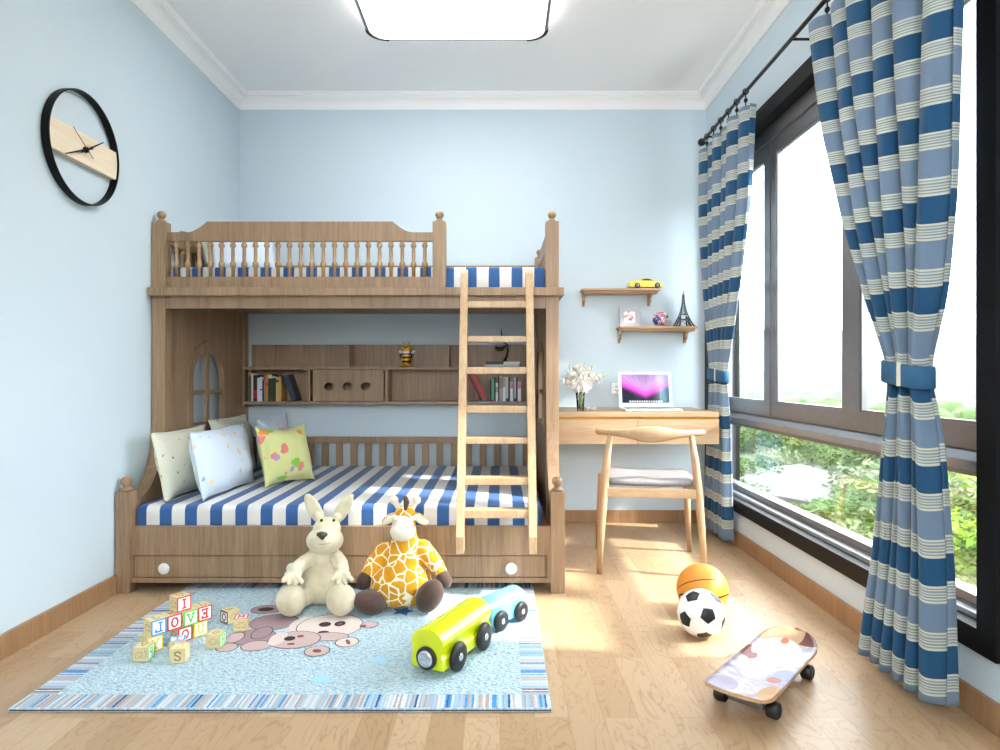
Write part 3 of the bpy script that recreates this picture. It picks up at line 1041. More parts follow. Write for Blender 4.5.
# vase and blossom sprays
vx, vy = P(580.6, 0, 3.84).x, 3.85
vs = thing('vase', (vx, vy, DZ), 'small clear glass vase of green stems on the desk', 'vase')
b = new()
lathe(b, [(0.019, 0), (0.0205, 0.012), (0.026, 0.090), (0.029, 0.112), (0.0265, 0.112), (0.0235, 0.088), (0.018, 0.014), (0.004, 0.012)], (vx, vy, DZ), 24)
part(vs, 'glass_body', b, M['vase_glass'])
M['stem'] = plain('stem_green', '#7d9440', 0.6, var=0.2)
M['petal'] = plain('petal_white', '#fbf8f5', 0.6, translucent=0.2, var=0.02)
M['bud'] = plain('bud_lime', '#d6dc6a', 0.6, translucent=0.15)
M['pink'] = plain('petal_pink', '#f0cfc5', 0.6)


def blossom_bm(s=1.0):
    b = new()
    for k in range(5):
        a = 2 * PI * k / 5
        rot = Euler((0, -0.5, a))
        ell(b, Vector((math.cos(a) * 0.0085 * s, math.sin(a) * 0.0085 * s, 0.003 * s)), (0.0085 * s, 0.006 * s, 0.0016 * s), rot, 2)
    ell(b, (0, 0, 0.0035 * s), 0.0026 * s, None, 1, mi=1)
    return b


bl_me = mesh_of('blossom', blossom_bm(), [M['petal'], M['pink']])
bud_b = new(); ell(bud_b, (0, 0, 0.003), (0.0038, 0.0038, 0.0055), None, 2)
bud_me = mesh_of('bud', bud_b, M['bud'])
SPR = [(-0.62, 0.15, 0.22), (-0.36, -0.25, 0.25), (-0.12, 0.2, 0.25), (0.12, -0.15, 0.24), (0.38, 0.2, 0.255), (0.60, -0.1, 0.22), (0.86, 0.1, 0.235), (-0.85, -0.1, 0.185), (0.05, -0.5, 0.20), (0.35, -0.45, 0.19), (-0.3, 0.45, 0.21), (-0.6, -0.4, 0.17)]
for i, (ax_, ay_, L) in enumerate(SPR):
    t = thing('flower_spray', (vx, vy, DZ + 0.014), 'spray of white blossom with lime buds standing in the glass vase', 'flower', 'white blossom sprays in the vase')
    pts = []
    for k in range(9):
        q_ = k / 8
        if q_ < 0.4:
            w = q_ / 0.4
            pts.append(Vector((ax_ * 0.012 * w + 0.004 * math.cos(i * 2.1) * (1 - w), ay_ * 0.012 * w + 0.004 * math.sin(i * 2.1) * (1 - w), w * 0.10)))
        else:
            w = (q_ - 0.4) / 0.6
            LL = L - 0.06
            pts.append(Vector((ax_ * (0.012 + LL * 0.98 * w * (0.8 + 0.2 * w)), ay_ * (0.012 + LL * 0.7 * w), 0.10 + LL * (w - 0.25 * w * w * abs(ax_)) * (1 - 0.38 * abs(ax_)))))
    b = new(); tube(b, pts, [0.0042, 0.0042, 0.004, 0.003, 0.0016, 0.0016, 0.0015, 0.0014, 0.0012], 6); part(t, 'stem', b, M['stem'], world=False)
    for k in range(13):
        q_ = 0.42 + 0.46 * k / 12
        f = q_ * 8
        a = min(7, int(f))
        p = pts[a].lerp(pts[a + 1], f - a)
        o = bpy.data.objects.new('blossom', bl_me)
        ang = k * 2.4 + i
        o.location = p + Vector((math.cos(ang) * 0.014, math.sin(ang) * 0.014, 0.006 * math.sin(k * 1.7)))
        o.rotation_euler = (1.2 * math.sin(ang) * -1 + 0.4, 1.0 * math.cos(ang), ang)
        s_ = R.uniform(1.0, 1.4)
        o.scale = (s_, s_, s_)
        link(o, t)
    for k in range(4):
        q_ = 0.9 + 0.033 * k
        f = min(7.99, q_ * 8)
        a = min(7, int(f))
        o = bpy.data.objects.new('bud', bud_me)
        o.location = pts[a].lerp(pts[a + 1], f - a) + Vector((0.004 * math.cos(k * 2.2), 0.004 * math.sin(k * 2.2), 0.003))
        o.rotation_euler = (0.6 * math.cos(k), 0.6, k)
        link(o, t)
for px, py, lab in ((587.3, 410, 'fallen white blossom lying on the desk right beside the vase'), (593.5, 410.5, 'fallen white blossom on the desk, farther from the vase')):
    p = G(px, py, DZ)
    b = blossom_bm(1.15)
    o = solo('fallen_blossom', b, [M['petal'], M['pink']], lab, 'flower', local=True, loc=(p.x, p.y, DZ + 0.006), rot=(0.25, 0.2, px))

# outlet
ox, oz = P(616.5, 0, 4.3).x, P(0, 388.5, 4.3).z
ou = thing('wall_outlet', (ox, 4.3, oz), 'white wall outlet on the back wall half behind the laptop', 'outlet')
b = new(); box(b, ox - 0.036, ox + 0.036, 4.290, 4.2995, oz - 0.036, oz + 0.036, 0.003); part(ou, 'plate', b, M['white_gloss'])
b = new()
for dx, dz in ((-0.006, 0.012), (0.006, 0.012), (-0.008, -0.010), (0.008, -0.010), (0, -0.018)):
    box(b, ox + dx - 0.0022, ox + dx + 0.0022, 4.2888, 4.2902, oz + dz - 0.004, oz + dz + 0.004)
part(ou, 'slots', b, M['black_soft'])

# ------------------------------------------------------------------ chair (back towards us)
ch = thing('chair', (0.763, 3.40, 0), 'pale wooden elbow chair with a grey seat cushion drawn up to the desk', 'chair', rz=-0.13)
ch.scale = (0.955, 1, 1)
CW = M['pale_z']
for s in (-1, 1):
    b = new(); tube(b, [(s * 0.262, -0.235, 0), (s * 0.248, -0.218, 0.25), (s * 0.236, -0.205, 0.40), (s * 0.222, -0.192, 0.55), (s * 0.203, -0.185, 0.682)], [0.0135, 0.019, 0.0225, 0.019, 0.013], 16)
    part(ch, 'leg', b, CW, world=False)
    b = new(); tube(b, [(s * 0.262, 0.235, 0), (s * 0.248, 0.222, 0.25), (s * 0.240, 0.212, 0.42)], [0.012, 0.018, 0.019], 16)
    part(ch, 'leg', b, CW, world=False)
b = new()
box(b, -0.225, 0.225, -0.222, -0.198, 0.372, 0.418, 0.005)
box(b, -0.225, 0.225, 0.200, 0.222, 0.372, 0.418, 0.005)
box(b, -0.245, -0.224, -0.195, 0.205, 0.372, 0.418, 0.005)
box(b, 0.224, 0.245, -0.195, 0.205, 0.372, 0.418, 0.005)
part(ch, 'seat_frame', b, M['pale_x'], world=False)
# cushion
b = new()
N_ = 24
gr = {}
for side in (0, 1):
    for i in range(N_ + 1):
        for j in range(N_ + 1):
            u, v = -1 + 2 * i / N_, -1 + 2 * j / N_
            if side and max(abs(u), abs(v)) > .999:
                gr[(1, i, j)] = gr[(0, i, j)]
                continue
            e = max(0, (1 - abs(u) ** 7)) ** 0.5 * max(0, (1 - abs(v) ** 7)) ** 0.5
            sadd = 0.012 * (u * u) - 0.004
            r = 1 - 0.05 * (abs(u) * abs(v)) ** 3
            cut = 0.205 if v < 0 else 0.215
            x, y = u * 0.243 * r, v * 0.215 * r
            if abs(x) > 0.205 and y < -0.165:
                x = math.copysign(0.205 + (abs(x) - 0.205) * 0.2, x)
            z = 0.4415 + (0.0235 * e if side == 0 else -0.0225 * e) + (sadd if side == 0 else 0) + 0.003 * noise.noise(Vector((x * 12, y * 12, side)))
            gr[(side, i, j)] = b.verts.new((x, y, max(z, 0.4195)))
for side in (0, 1):
    for i in range(N_):
        for j in range(N_):
            qd = [gr[(side, i, j)], gr[(side, i + 1, j)], gr[(side, i + 1, j + 1)], gr[(side, i, j + 1)]]
            b.faces.new(qd if side == 0 else qd[::-1])
part(ch, 'seat_cushion', b, plain('grey_seat_fabric', '#807c7c', 0.85, var=0.1, bump=0.15, scale=60), world=False, smooth=True)
# shaped back rail
b = new()
rings = []
K = 40
for k in range(K + 1):
    q_ = -1 + 2 * k / K
    x = q_ * 0.272
    y = -0.245 + 0.105 * q_ * q_
    hh = 0.0145 + 0.0225 * max(0, 1 - (abs(q_) / 0.72) ** 2) ** 1.0 if abs(q_) < 0.72 else 0.0145
    hh = 0.0145 + 0.0235 * math.exp(-(q_ / 0.42) ** 2)
    th = 0.013 + 0.004 * abs(q_)
    if k in (0, K):
        hh *= 0.8; th *= 0.8
    ring = []
    ang = math.atan2(0.21 * q_, 0.275)
    for j in range(16):
        a = 2 * PI * j / 16
        n_ = math.cos(a) * th
        ring.append(b.verts.new((x - math.sin(ang) * n_, y + math.cos(ang) * n_, 0.686 + 0.002 * abs(q_) + math.sin(a) * (hh if math.sin(a) > 0 else hh * 1.15) + 0.0)))
    rings.append(ring)
for r0, r1 in zip(rings, rings[1:]):
    for j in range(16):
        b.faces.new((r0[j], r0[(j + 1) % 16], r1[(j + 1) % 16], r1[j])).smooth = True
b.faces.new(rings[0]); b.faces.new(rings[-1][::-1])
part(ch, 'back_rail', b, M['pale_x'], world=False)


# ------------------------------------------------------------------ wall shelves
M['shelf_wood'] = wood('shelf_oak', '#c3a27c', '#957350', axis='x', block=False)


def wall_shelf(xa, xb, zt, bxs, label):
    t = thing('wall_shelf', ((xa + xb) / 2, 4.299, zt), label, 'shelf', 'small bracketed wall shelves over the desk')
    b = new()
    yf = 4.165
    pr = [(4.299, zt), (yf, zt), (yf, zt - 0.012), (yf + 0.006, zt - 0.016), (yf + 0.010, zt - 0.026), (yf + 0.016, zt - 0.029), (4.299, zt - 0.029)]
    prism(b, pr, 'x', xa + 0.012, xb - 0.012)
    box(b, xa, xb, yf - 0.006, 4.299, zt - 0.014, zt - 0.001, 0.003)
    part(t, 'board', b, M['shelf_wood'])
    for bx_ in bxs:
        pl = [(4.299, zt - 0.029), (yf + 0.055, zt - 0.029), (yf + 0.062, zt - 0.040)]
        for i in range(9):
            q_ = i / 8
            pl.append((yf + 0.070 + 0.045 * q_ + 0.008 * math.sin(q_ * 3 * PI), zt - 0.042 - 0.055 * q_))
        pl.append((4.299, zt - 0.102))
        b = new(); prism(b, pl, 'x', bx_ - 0.008, bx_ + 0.008); part(t, 'bracket', b, M['shelf_wood'])
    return t


Z1, Z2 = P(0, 288.2, 4.17).z, P(0, 326.2, 4.17).z
wall_shelf(P(582.2, 0, 4.165).x, P(660.5, 0, 4.165).x, Z1, (P(585, 0, 4.2).x, P(652, 0, 4.2).x), 'upper small wooden wall shelf carrying the toy car')
wall_shelf(P(619.5, 0, 4.165).x, P(697.5, 0, 4.165).x, Z2, (P(621.5, 0, 4.2).x, P(688.5, 0, 4.2).x), 'lower small wooden wall shelf carrying the tower model')

# toy car
cy = 4.215
cx0, cx1 = P(628, 0, cy).x, P(662.3, 0, cy).x
cL = cx1 - cx0
car = thing('toy_car', ((cx0 + cx1) / 2, cy, Z1), 'yellow toy sports car on the upper wall shelf', 'toy car')
M['car_y'] = plain('car_yellow', '#e2cb4a', 0.2, coat=0.6, var=0.02)
prof = [(0.0, 0.014), (0.0, 0.034), (0.03, 0.044), (0.10, 0.047), (0.24, 0.049), (0.36, 0.060), (0.48, 0.066), (0.60, 0.063), (0.74, 0.049), (0.88, 0.040), (0.97, 0.030), (1.0, 0.020), (0.99, 0.010), (0.90, 0.008)]
for c_, s_ in ((0.81, 1), (0.235, 1)):
    for i in range(9):
        a = PI * i / 8
        prof.append((c_ + 0.078 * math.cos(a), 0.009 + 0.0185 * math.sin(a)))
prof.append((0.02, 0.010))
b = new()
# widths narrow towards the roof: three slices lofted
lay = [(-0.044, 0.82), (-0.040, 1.0), (0.040, 1.0), (0.044, 0.82)]
vr = []
for dy, sc in lay:
    vr.append([b.verts.new((cx0 + cL * (0.5 + (p - 0.5) * (0.985 if sc < 1 else 1)), cy + dy * (1 - 0.30 * max(0, z - 0.048) / 0.018), Z1 + z * (1 if sc == 1 else 0.96))) for p, z in prof])
for a_, c_ in zip(vr, vr[1:]):
    for i in range(len(prof)):
        b.faces.new((a_[i], a_[(i + 1) % len(prof)], c_[(i + 1) % len(prof)], c_[i]))
b.faces.new(vr[0]); b.faces.new(vr[-1][::-1])
part(car, 'body', b, M['car_y'])
b = new()
for dy in (-0.0445, 0.0445):
    f = [(0.33, 0.050), (0.40, 0.060), (0.49, 0.0632), (0.58, 0.061), (0.69, 0.050)]
    k = -1 if dy < 0 else 1
    sector(b, [Vector((cx0 + cL * p, cy + (dy + k * 0.0012) * (1 - 0.30 * max(0, z - 0.048) / 0.018), Z1 + z)) for p, z in f], Vector((0, -k * 0.004, 0)))
part(car, 'side_window', b, M['black_soft'])
for c_ in (0.235, 0.81):
    for dy in (-0.0425, 0.0425):
        b = new(); lathe(b, [(0.0165, -0.006), (0.0175, -0.004), (0.0175, 0.004), (0.0165, 0.006)], (cx0 + cL * c_, cy + dy, Z1 + 0.0178), 20, Matrix.Rotation(PI / 2, 3, 'X'))
        w = part(car, 'wheel', b, M['black_soft'])
        b = new(); lathe(b, [(0.0105, -0.007), (0.0105, 0.007), (0.004, 0.0075)], (cx0 + cL * c_, cy + dy, Z1 + 0.0178), 12, Matrix.Rotation(PI / 2, 3, 'X'))
        part(w, 'hub', b, M['alu'])

# picture frame with a player
fy = 4.22
fx0, fx1 = P(620, 0, fy).x, P(639.6, 0, fy).x
ft = P(0, 307.2, fy).z
pf = thing('picture_frame', ((fx0 + fx1) / 2, fy, Z2), 'white patterned picture frame with a player photo on the lower wall shelf', 'picture frame')
lean = Matrix.Translation((0, fy, Z2)) @ Matrix.Rotation(math.radians(-8), 4, 'X')


def fr_mat():
    t = NT('carved_white_frame')
    w = t.n('TexWave', {'Vector': t.coord(), 'Scale': 40.0, 'Distortion': 2.0, 'Detail': 2.0}, wave_type='BANDS', bands_direction='DIAGONAL').outputs[1]
    return t.done(t.ramp(w, [(0.25, srgb('#8a8992')), (0.6, srgb('#c9c8ce'))]), 0.5, t.bump(w, 0.4, 0.004))


H = ft - Z2
b = new(); prism(b, [(fx0, 0), (fx1, 0), (fx1, H), (fx0, H)], 'y', -0.008, 0.008, holes=[[(fx0 + 0.027, 0.024), (fx1 - 0.027, 0.024), (fx1 - 0.027, H - 0.024), (fx0 + 0.027, H - 0.024)]])
box(b, (fx0 + fx1) / 2 - 0.012, (fx0 + fx1) / 2 + 0.012, 0.008, 0.012, 0.0, H * 0.7)
bmesh.ops.transform(b, matrix=lean, verts=b.verts[:])
part(pf, 'frame', b, fr_mat())
b = new()
mx = (fx0 + fx1) / 2
box(b, fx0 + 0.026, fx1 - 0.026, 0.0, 0.002, 0.023, H - 0.023)


def flat(bm, pts, mi, y=-0.0008):
    f = bm.faces.new([bm.verts.new((mx + x * 1.35, y, 0.062 + (z - 0.058) * 1.35)) for x, z in pts])
    f.material_index = mi


flat(b, [(-0.004 + 0.005 * math.cos(a), 0.085 + 0.0065 * math.sin(a)) for a in [2 * PI * i / 10 for i in range(10)]], 1)
flat(b, [(-0.012, 0.074), (0.004, 0.076), (0.014, 0.066), (0.010, 0.045), (-0.008, 0.045)], 2)
flat(b, [(-0.012, 0.074), (-0.024, 0.056), (-0.020, 0.053), (-0.008, 0.066)], 1, -0.0009)
flat(b, [(-0.024, 0.056), (-0.026, 0.068), (-0.022, 0.068), (-0.020, 0.056)], 1, -0.0009)
flat(b, [(0.012, 0.070), (0.022, 0.052), (0.018, 0.048), (0.008, 0.060)], 1, -0.0009)
flat(b, [(-0.004, 0.052), (0.012, 0.054), (0.010, 0.044), (-0.003, 0.043)], 3, -0.001)
flat(b, [(-0.008, 0.045), (0.010, 0.045), (0.016, 0.030), (0.008, 0.028), (0.002, 0.038), (-0.004, 0.028), (-0.012, 0.030)], 2, -0.0009)
bmesh.ops.transform(b, matrix=lean, verts=b.verts[:])
part(pf, 'photo', b, [M['white'], plain('print_skin', '#b98a6c', 0.6), plain('print_white_kit', '#dcd3d3', 0.6), plain('print_red', '#c9405c', 0.6)])

# football helmet
hx, hy = P(661, 0, 4.21).x, 4.215
hz = Z2
hel = thing('football_helmet', (hx, hy, hz), 'small red white and blue football helmet on the lower wall shelf', 'helmet')


def helm_mat():
    t = NT('helmet_shell_paint')
    nz = t.noise(t.coord(), 22, 1, 0.4, 1.0).outputs[0]
    c = t.ramp(nz, [(0.0, srgb('#2f3f9a')), (0.45, srgb('#ecd3d0')), (0.52, srgb('#e0583f')), (0.66, srgb('#f0e6e2'))], 'CONSTANT')
    return t.done(c, 0.2, coat=0.6)


b = new()
ell(b, (hx, hy, hz + 0.048), (0.054, 0.046, 0.048), None, 4)
# open the face (towards +x, turned a little to the room)
dele = [v for v in b.verts if (v.co.x - hx) > 0.018 and (v.co.z - hz) < 0.060 or (v.co.z - hz) < 0.008]
bmesh.ops.delete(b, geom=dele, context='VERTS')
g = bmesh.ops.solidify(b, geom=b.faces[:], thickness=0.005)
part(hel, 'shell', b, helm_mat(), smooth=True)
b = new()
for zz, rr in ((0.040, 0.054), (0.026, 0.056), (0.012, 0.052)):
    tube(b, [(hx + 0.014 + rr * math.cos(a) * 0.95, hy + 0.044 * math.sin(a), hz + zz) for a in [(-1 + 2 * i / 12) * PI / 2 for i in range(13)]], 0.0022, 6)
for a in (-0.4, 0.4):
    tube(b, [(hx + 0.014 + 0.052 * math.cos(a), hy + 0.044 * math.sin(a), hz + zz) for zz in (0.010, 0.040)], 0.002, 6)
part(hel, 'face_guard', b, M['alu_light'])

# lattice tower model
tx, ty = P(683.8, 0, 4.215).x, 4.225
tow = thing('tower_model', (tx, ty, Z2), 'dark grey lattice tower model at the right end of lower wall shelf', 'model')
M['iron'] = plain('tower_iron', '#3c4044', 0.4, 0.5)


def tw(z):      # half width at relative height
    return 0.0035 + 0.0555 * (1 - z) ** 2.7 * 1.0


TH = P(0, 290.5, 4.225).z - Z2
for sx_ in (-1, 1):
    for sy_ in (-1, 1):
        b = new()
        lo = [0.0, 0.06, 0.12, 0.18, 0.25, 0.32, 0.40, 0.5, 0.6, 0.7, 0.8, 0.88]
        inn = lambda z: tw(z) - (0.021 * (1 - z / 0.36) if z < 0.36 else 0.0)
        for ox_, oy_ in ((0, 0), (1, 0), (0, 1), (1, 1)):
            pts = []
            for z in lo:
                o_, i_ = tw(z), max(0.0, inn(z)) if z < 0.3 else tw(z)
                pts.append((tx + sx_ * (i_ if ox_ else o_), ty + sy_ * (i_ if oy_ else o_) * 0.9, Z2 + z * TH))
            tube(b, pts if (ox_, oy_) == (0, 0) else pts[:6], 0.0030, 6)
        for za, zb in zip(lo[:6], lo[1:6]):
            o0, i0, o1, i1 = tw(za), max(0, inn(za)), tw(zb), max(0, inn(zb))
            f = -sy_ if False else sy_
            for (A, B) in (((o0, o0), (i1, o1)), ((i0, o0), (o1, o1)), ((o0, o0), (o1, i1)), ((o0, i0), (o1, o1))):
                tube(b, [(tx + sx_ * A[0], ty + sy_ * A[1] * 0.9, Z2 + za * TH), (tx + sx_ * B[0], ty + sy_ * B[1] * 0.9, Z2 + zb * TH)], 0.0013, 5)
        part(tow, 'leg', b, M['iron'])
b = new()
zs = [0.32, 0.38, 0.44, 0.5, 0.56, 0.62, 0.68, 0.74, 0.8, 0.86]
for za, zb in zip(zs, zs[1:]):
    a_, c_ = tw(za), tw(zb)
    for sg in (-1, 1):
        tube(b, [(tx - a_, ty + sg * a_ * 0.9, Z2 + za * TH), (tx + c_, ty + sg * c_ * 0.9, Z2 + zb * TH)], 0.0013, 5)
        tube(b, [(tx + a_, ty + sg * a_ * 0.9, Z2 + za * TH), (tx - c_, ty + sg * c_ * 0.9, Z2 + zb * TH)], 0.0013, 5)
        tube(b, [(tx + sg * a_, ty - a_ * 0.9, Z2 + za * TH), (tx + sg * c_, ty + c_ * 0.9, Z2 + zb * TH)], 0.0013, 5)
part(tow, 'lattice', b, M['iron'])
for z, h_ in ((0.185, 0.006), (0.33, 0.005), (0.86, 0.006)):
    b = new(); w = tw(z) + 0.003; box(b, tx - w, tx + w, ty - w * 0.9, ty + w * 0.9, Z2 + z * TH, Z2 + z * TH + h_, 0.001); part(tow, 'platform', b, M['iron'])
b = new(); tube(b, [(tx, ty, Z2 + 0.86 * TH), (tx, ty, Z2 + 0.93 * TH), (tx, ty, Z2 + TH)], [0.004, 0.0025, 0.001], 8); part(tow, 'spire', b, M['iron'])
b = new()
for sg in (-1, 1):
    tube(b, [(tx + 0.032 * math.cos(a), ty + sg * 0.046, Z2 + 0.004 + 0.036 * math.sin(a)) for a in [PI * i / 14 for i in range(15)]], 0.0014, 6)
part(tow, 'arch', b, M['iron'])

# ------------------------------------------------------------------ wall clock
cyc, czc = 2.665, 1.892
cl = thing('wall_clock', (XL, cyc, czc), 'round wall clock with a black ring and pale wooden plank on left wall', 'clock')
b = new()
RO, n = 0.226, 72
rg_ = []
for k in range(n):
    a = 2 * PI * k / n
    c_, s_ = math.cos(a), math.sin(a)
    rg_.append([b.verts.new((x, cyc + r * c_, czc + r * s_)) for x, r in ((XL + 0.002, RO), (XL + 0.033, RO), (XL + 0.033, RO - 0.005), (XL + 0.002, RO - 0.005))])
for k in range(n):
    a_, c_ = rg_[k], rg_[(k + 1) % n]
    for j in range(4):
        b.faces.new((a_[j], a_[(j + 1) % 4], c_[(j + 1) % 4], c_[j]))
part(cl, 'ring', b, M['black'])
b = new()
hzp, hlf = 0.060, 0.2205
zoff = -0.004
pl = [(-math.sqrt(hlf ** 2 - (zoff - hzp) ** 2), zoff - hzp), (math.sqrt(hlf ** 2 - (zoff - hzp) ** 2), zoff - hzp)]
for i in range(1, 8):
    z = zoff - hzp + 2 * hzp * i / 8
    pl.append((math.sqrt(hlf ** 2 - z * z), z))
pl += [(math.sqrt(hlf ** 2 - (zoff + hzp) ** 2), zoff + hzp), (-math.sqrt(hlf ** 2 - (zoff + hzp) ** 2), zoff + hzp)]
for i in range(7, 0, -1):
    z = zoff - hzp + 2 * hzp * i / 8
    pl.append((-math.sqrt(hlf ** 2 - z * z), z))
prism(b, [(cyc + y, czc + z) for y, z in pl], 'x', XL + 0.003, XL + 0.026)
part(cl, 'plank', b, wood('clock_birch', '#efe0c8', '#e3cba9', axis='y', block=False))
hcx, hcy, hcz = XL + 0.031, cyc - 0.004, czc - 0.006


def hand(dy, dz, w0, w1, tail, mat, x, name):
    b = new()
    d = Vector((0, dy, dz)); L = d.length; d.normalize()
    nn = Vector((0, -d.z, d.y))
    c = Vector((x, hcy, hcz))
    sector(b, [c - d * tail - nn * w1, c - nn * w0, c + d * L - nn * w1 * 0.6, c + d * L + nn * w1 * 0.6, c + nn * w0, c - d * tail + nn * w1], Vector((0.002, 0, 0)))
    return part(cl, name, b, mat)


hand(-0.128, -0.058, 0.004, 0.003, 0.05, M['black'], hcx, 'minute_hand')
hand(0.110, 0.068, 0.004, 0.003, 0.04, M['black'], hcx + 0.003, 'hour_hand')
hand(-0.09, 0.06, 0.0016, 0.0016, 0.045, plain('red_hand', '#9c3a2c', 0.4), hcx + 0.006, 'second_hand')
b = new(); lathe(b, [(0.012, -0.006), (0.012, 0.006), (0.006, 0.010)], (hcx, hcy, hcz), 20, Matrix.Rotation(PI / 2, 3, 'Y')); part(cl, 'hub', b, M['black'])

# ------------------------------------------------------------------ ceiling lamp
lx0, lx1, ly1 = P(370, 0, 3.42).x, P(546, 0, 3.42).x, 3.42
ly0 = ly1 - 0.94
lz0, lz1 = 2.72, 2.80
lamp = thing('ceiling_lamp', ((lx0 + lx1) / 2, (ly0 + ly1) / 2, 2.799), 'large square white ceiling lamp with a thin metal edge', 'lamp')


def rrect(x0, x1, y0, y1, r, n=8):
    pts = []
    for cx, cy, a0 in ((x1 - r, y1 - r, 0), (x0 + r, y1 - r, PI / 2), (x0 + r, y0 + r, PI), (x1 - r, y0 + r, 3 * PI / 2)):
        for i in range(n + 1):
            a = a0 + PI / 2 * i / n
            pts.append((cx + r * math.cos(a), cy + r * math.sin(a)))
    return pts


b = new(); prism(b, rrect(lx0, lx1, ly0, ly1, 0.10), 'z', lz0 - 0.004, 2.752, holes=[rrect(lx0 + 0.016, lx1 - 0.016, ly0 + 0.007, ly1 - 0.007, 0.088)]); part(lamp, 'rim', b, M['alu'])
t = NT('lamp_diffuser')
e = t.n('Emission', {'Color': (1, 0.985, 0.96, 1), 'Strength': 6.4}).outputs[0]
t.t.links.new(e, t.out.inputs['Surface'])
b = new(); prism(b, rrect(lx0 + 0.017, lx1 - 0.017, ly0 + 0.008, ly1 - 0.008, 0.087), 'z', lz0, 2.745); part(lamp, 'diffuser', b, t.m)
t = NT('added_fill_glow')  # extra emitter added on top of the lamp to brighten the ceiling
e = t.n('Emission', {'Color': (1, 0.985, 0.96, 1), 'Strength': 5.0}).outputs[0]
t.t.links.new(e, t.out.inputs['Surface'])
b = new(); prism(b, rrect(lx0 + 0.10, lx1 - 0.10, ly0 + 0.10, ly1 - 0.10, 0.06), 'z', 2.746, 2.797); part(lamp, 'added_ceiling_fill', b, t.m)
for cx, cy, a0 in ((lx1 - 0.1, ly1 - 0.1, 0), (lx0 + 0.1, ly1 - 0.1, PI / 2), (lx0 + 0.1, ly0 + 0.1, PI), (lx1 - 0.1, ly0 + 0.1, 3 * PI / 2)):
    b = new()
    pts = [(cx + 0.104 * math.cos(a0 + PI / 2 * i / 10), cy + 0.104 * math.sin(a0 + PI / 2 * i / 10)) for i in range(11)]
    pts += [(cx + 0.092 * math.cos(a0 + PI / 2 * i / 10), cy + 0.092 * math.sin(a0 + PI / 2 * i / 10)) for i in range(10, -1, -1)]
    prism(b, pts, 'z', lz0 - 0.006, 2.752)
    part(lamp, 'corner_guard', b, M['black'], label='black corner piece')

# ------------------------------------------------------------------ curtain rod and curtains
RX, RZ = 1.250, 2.412
rod = thing('curtain_rod', (RX, 2.8, RZ), 'dark bronze curtain rod with a ball end above the window', 'curtain rod')
b = new(); tube(b, [(RX, 1.30, RZ), (RX, 4.05, RZ)], 0.0095, 14); part(rod, 'pole', b, M['dark_bronze'])
for y in (1.29, 4.06):
    b = new(); ell(b, (RX, y, RZ), 0.024); part(rod, 'finial', b, M['dark_bronze'])
for y in (1.55, 2.80, 3.95):
    b = new(); tube(b, [(RX, y, RZ - 0.006), (XR - 0.002, y, RZ - 0.006)], 0.006, 8); lathe(b, [(0.02, 0), (0.02, 0.006)], (XR - 0.007, y, RZ - 0.006), 14, Matrix.Rotation(PI / 2, 3, 'Y')); part(rod, 'bracket', b, M['dark_bronze'])


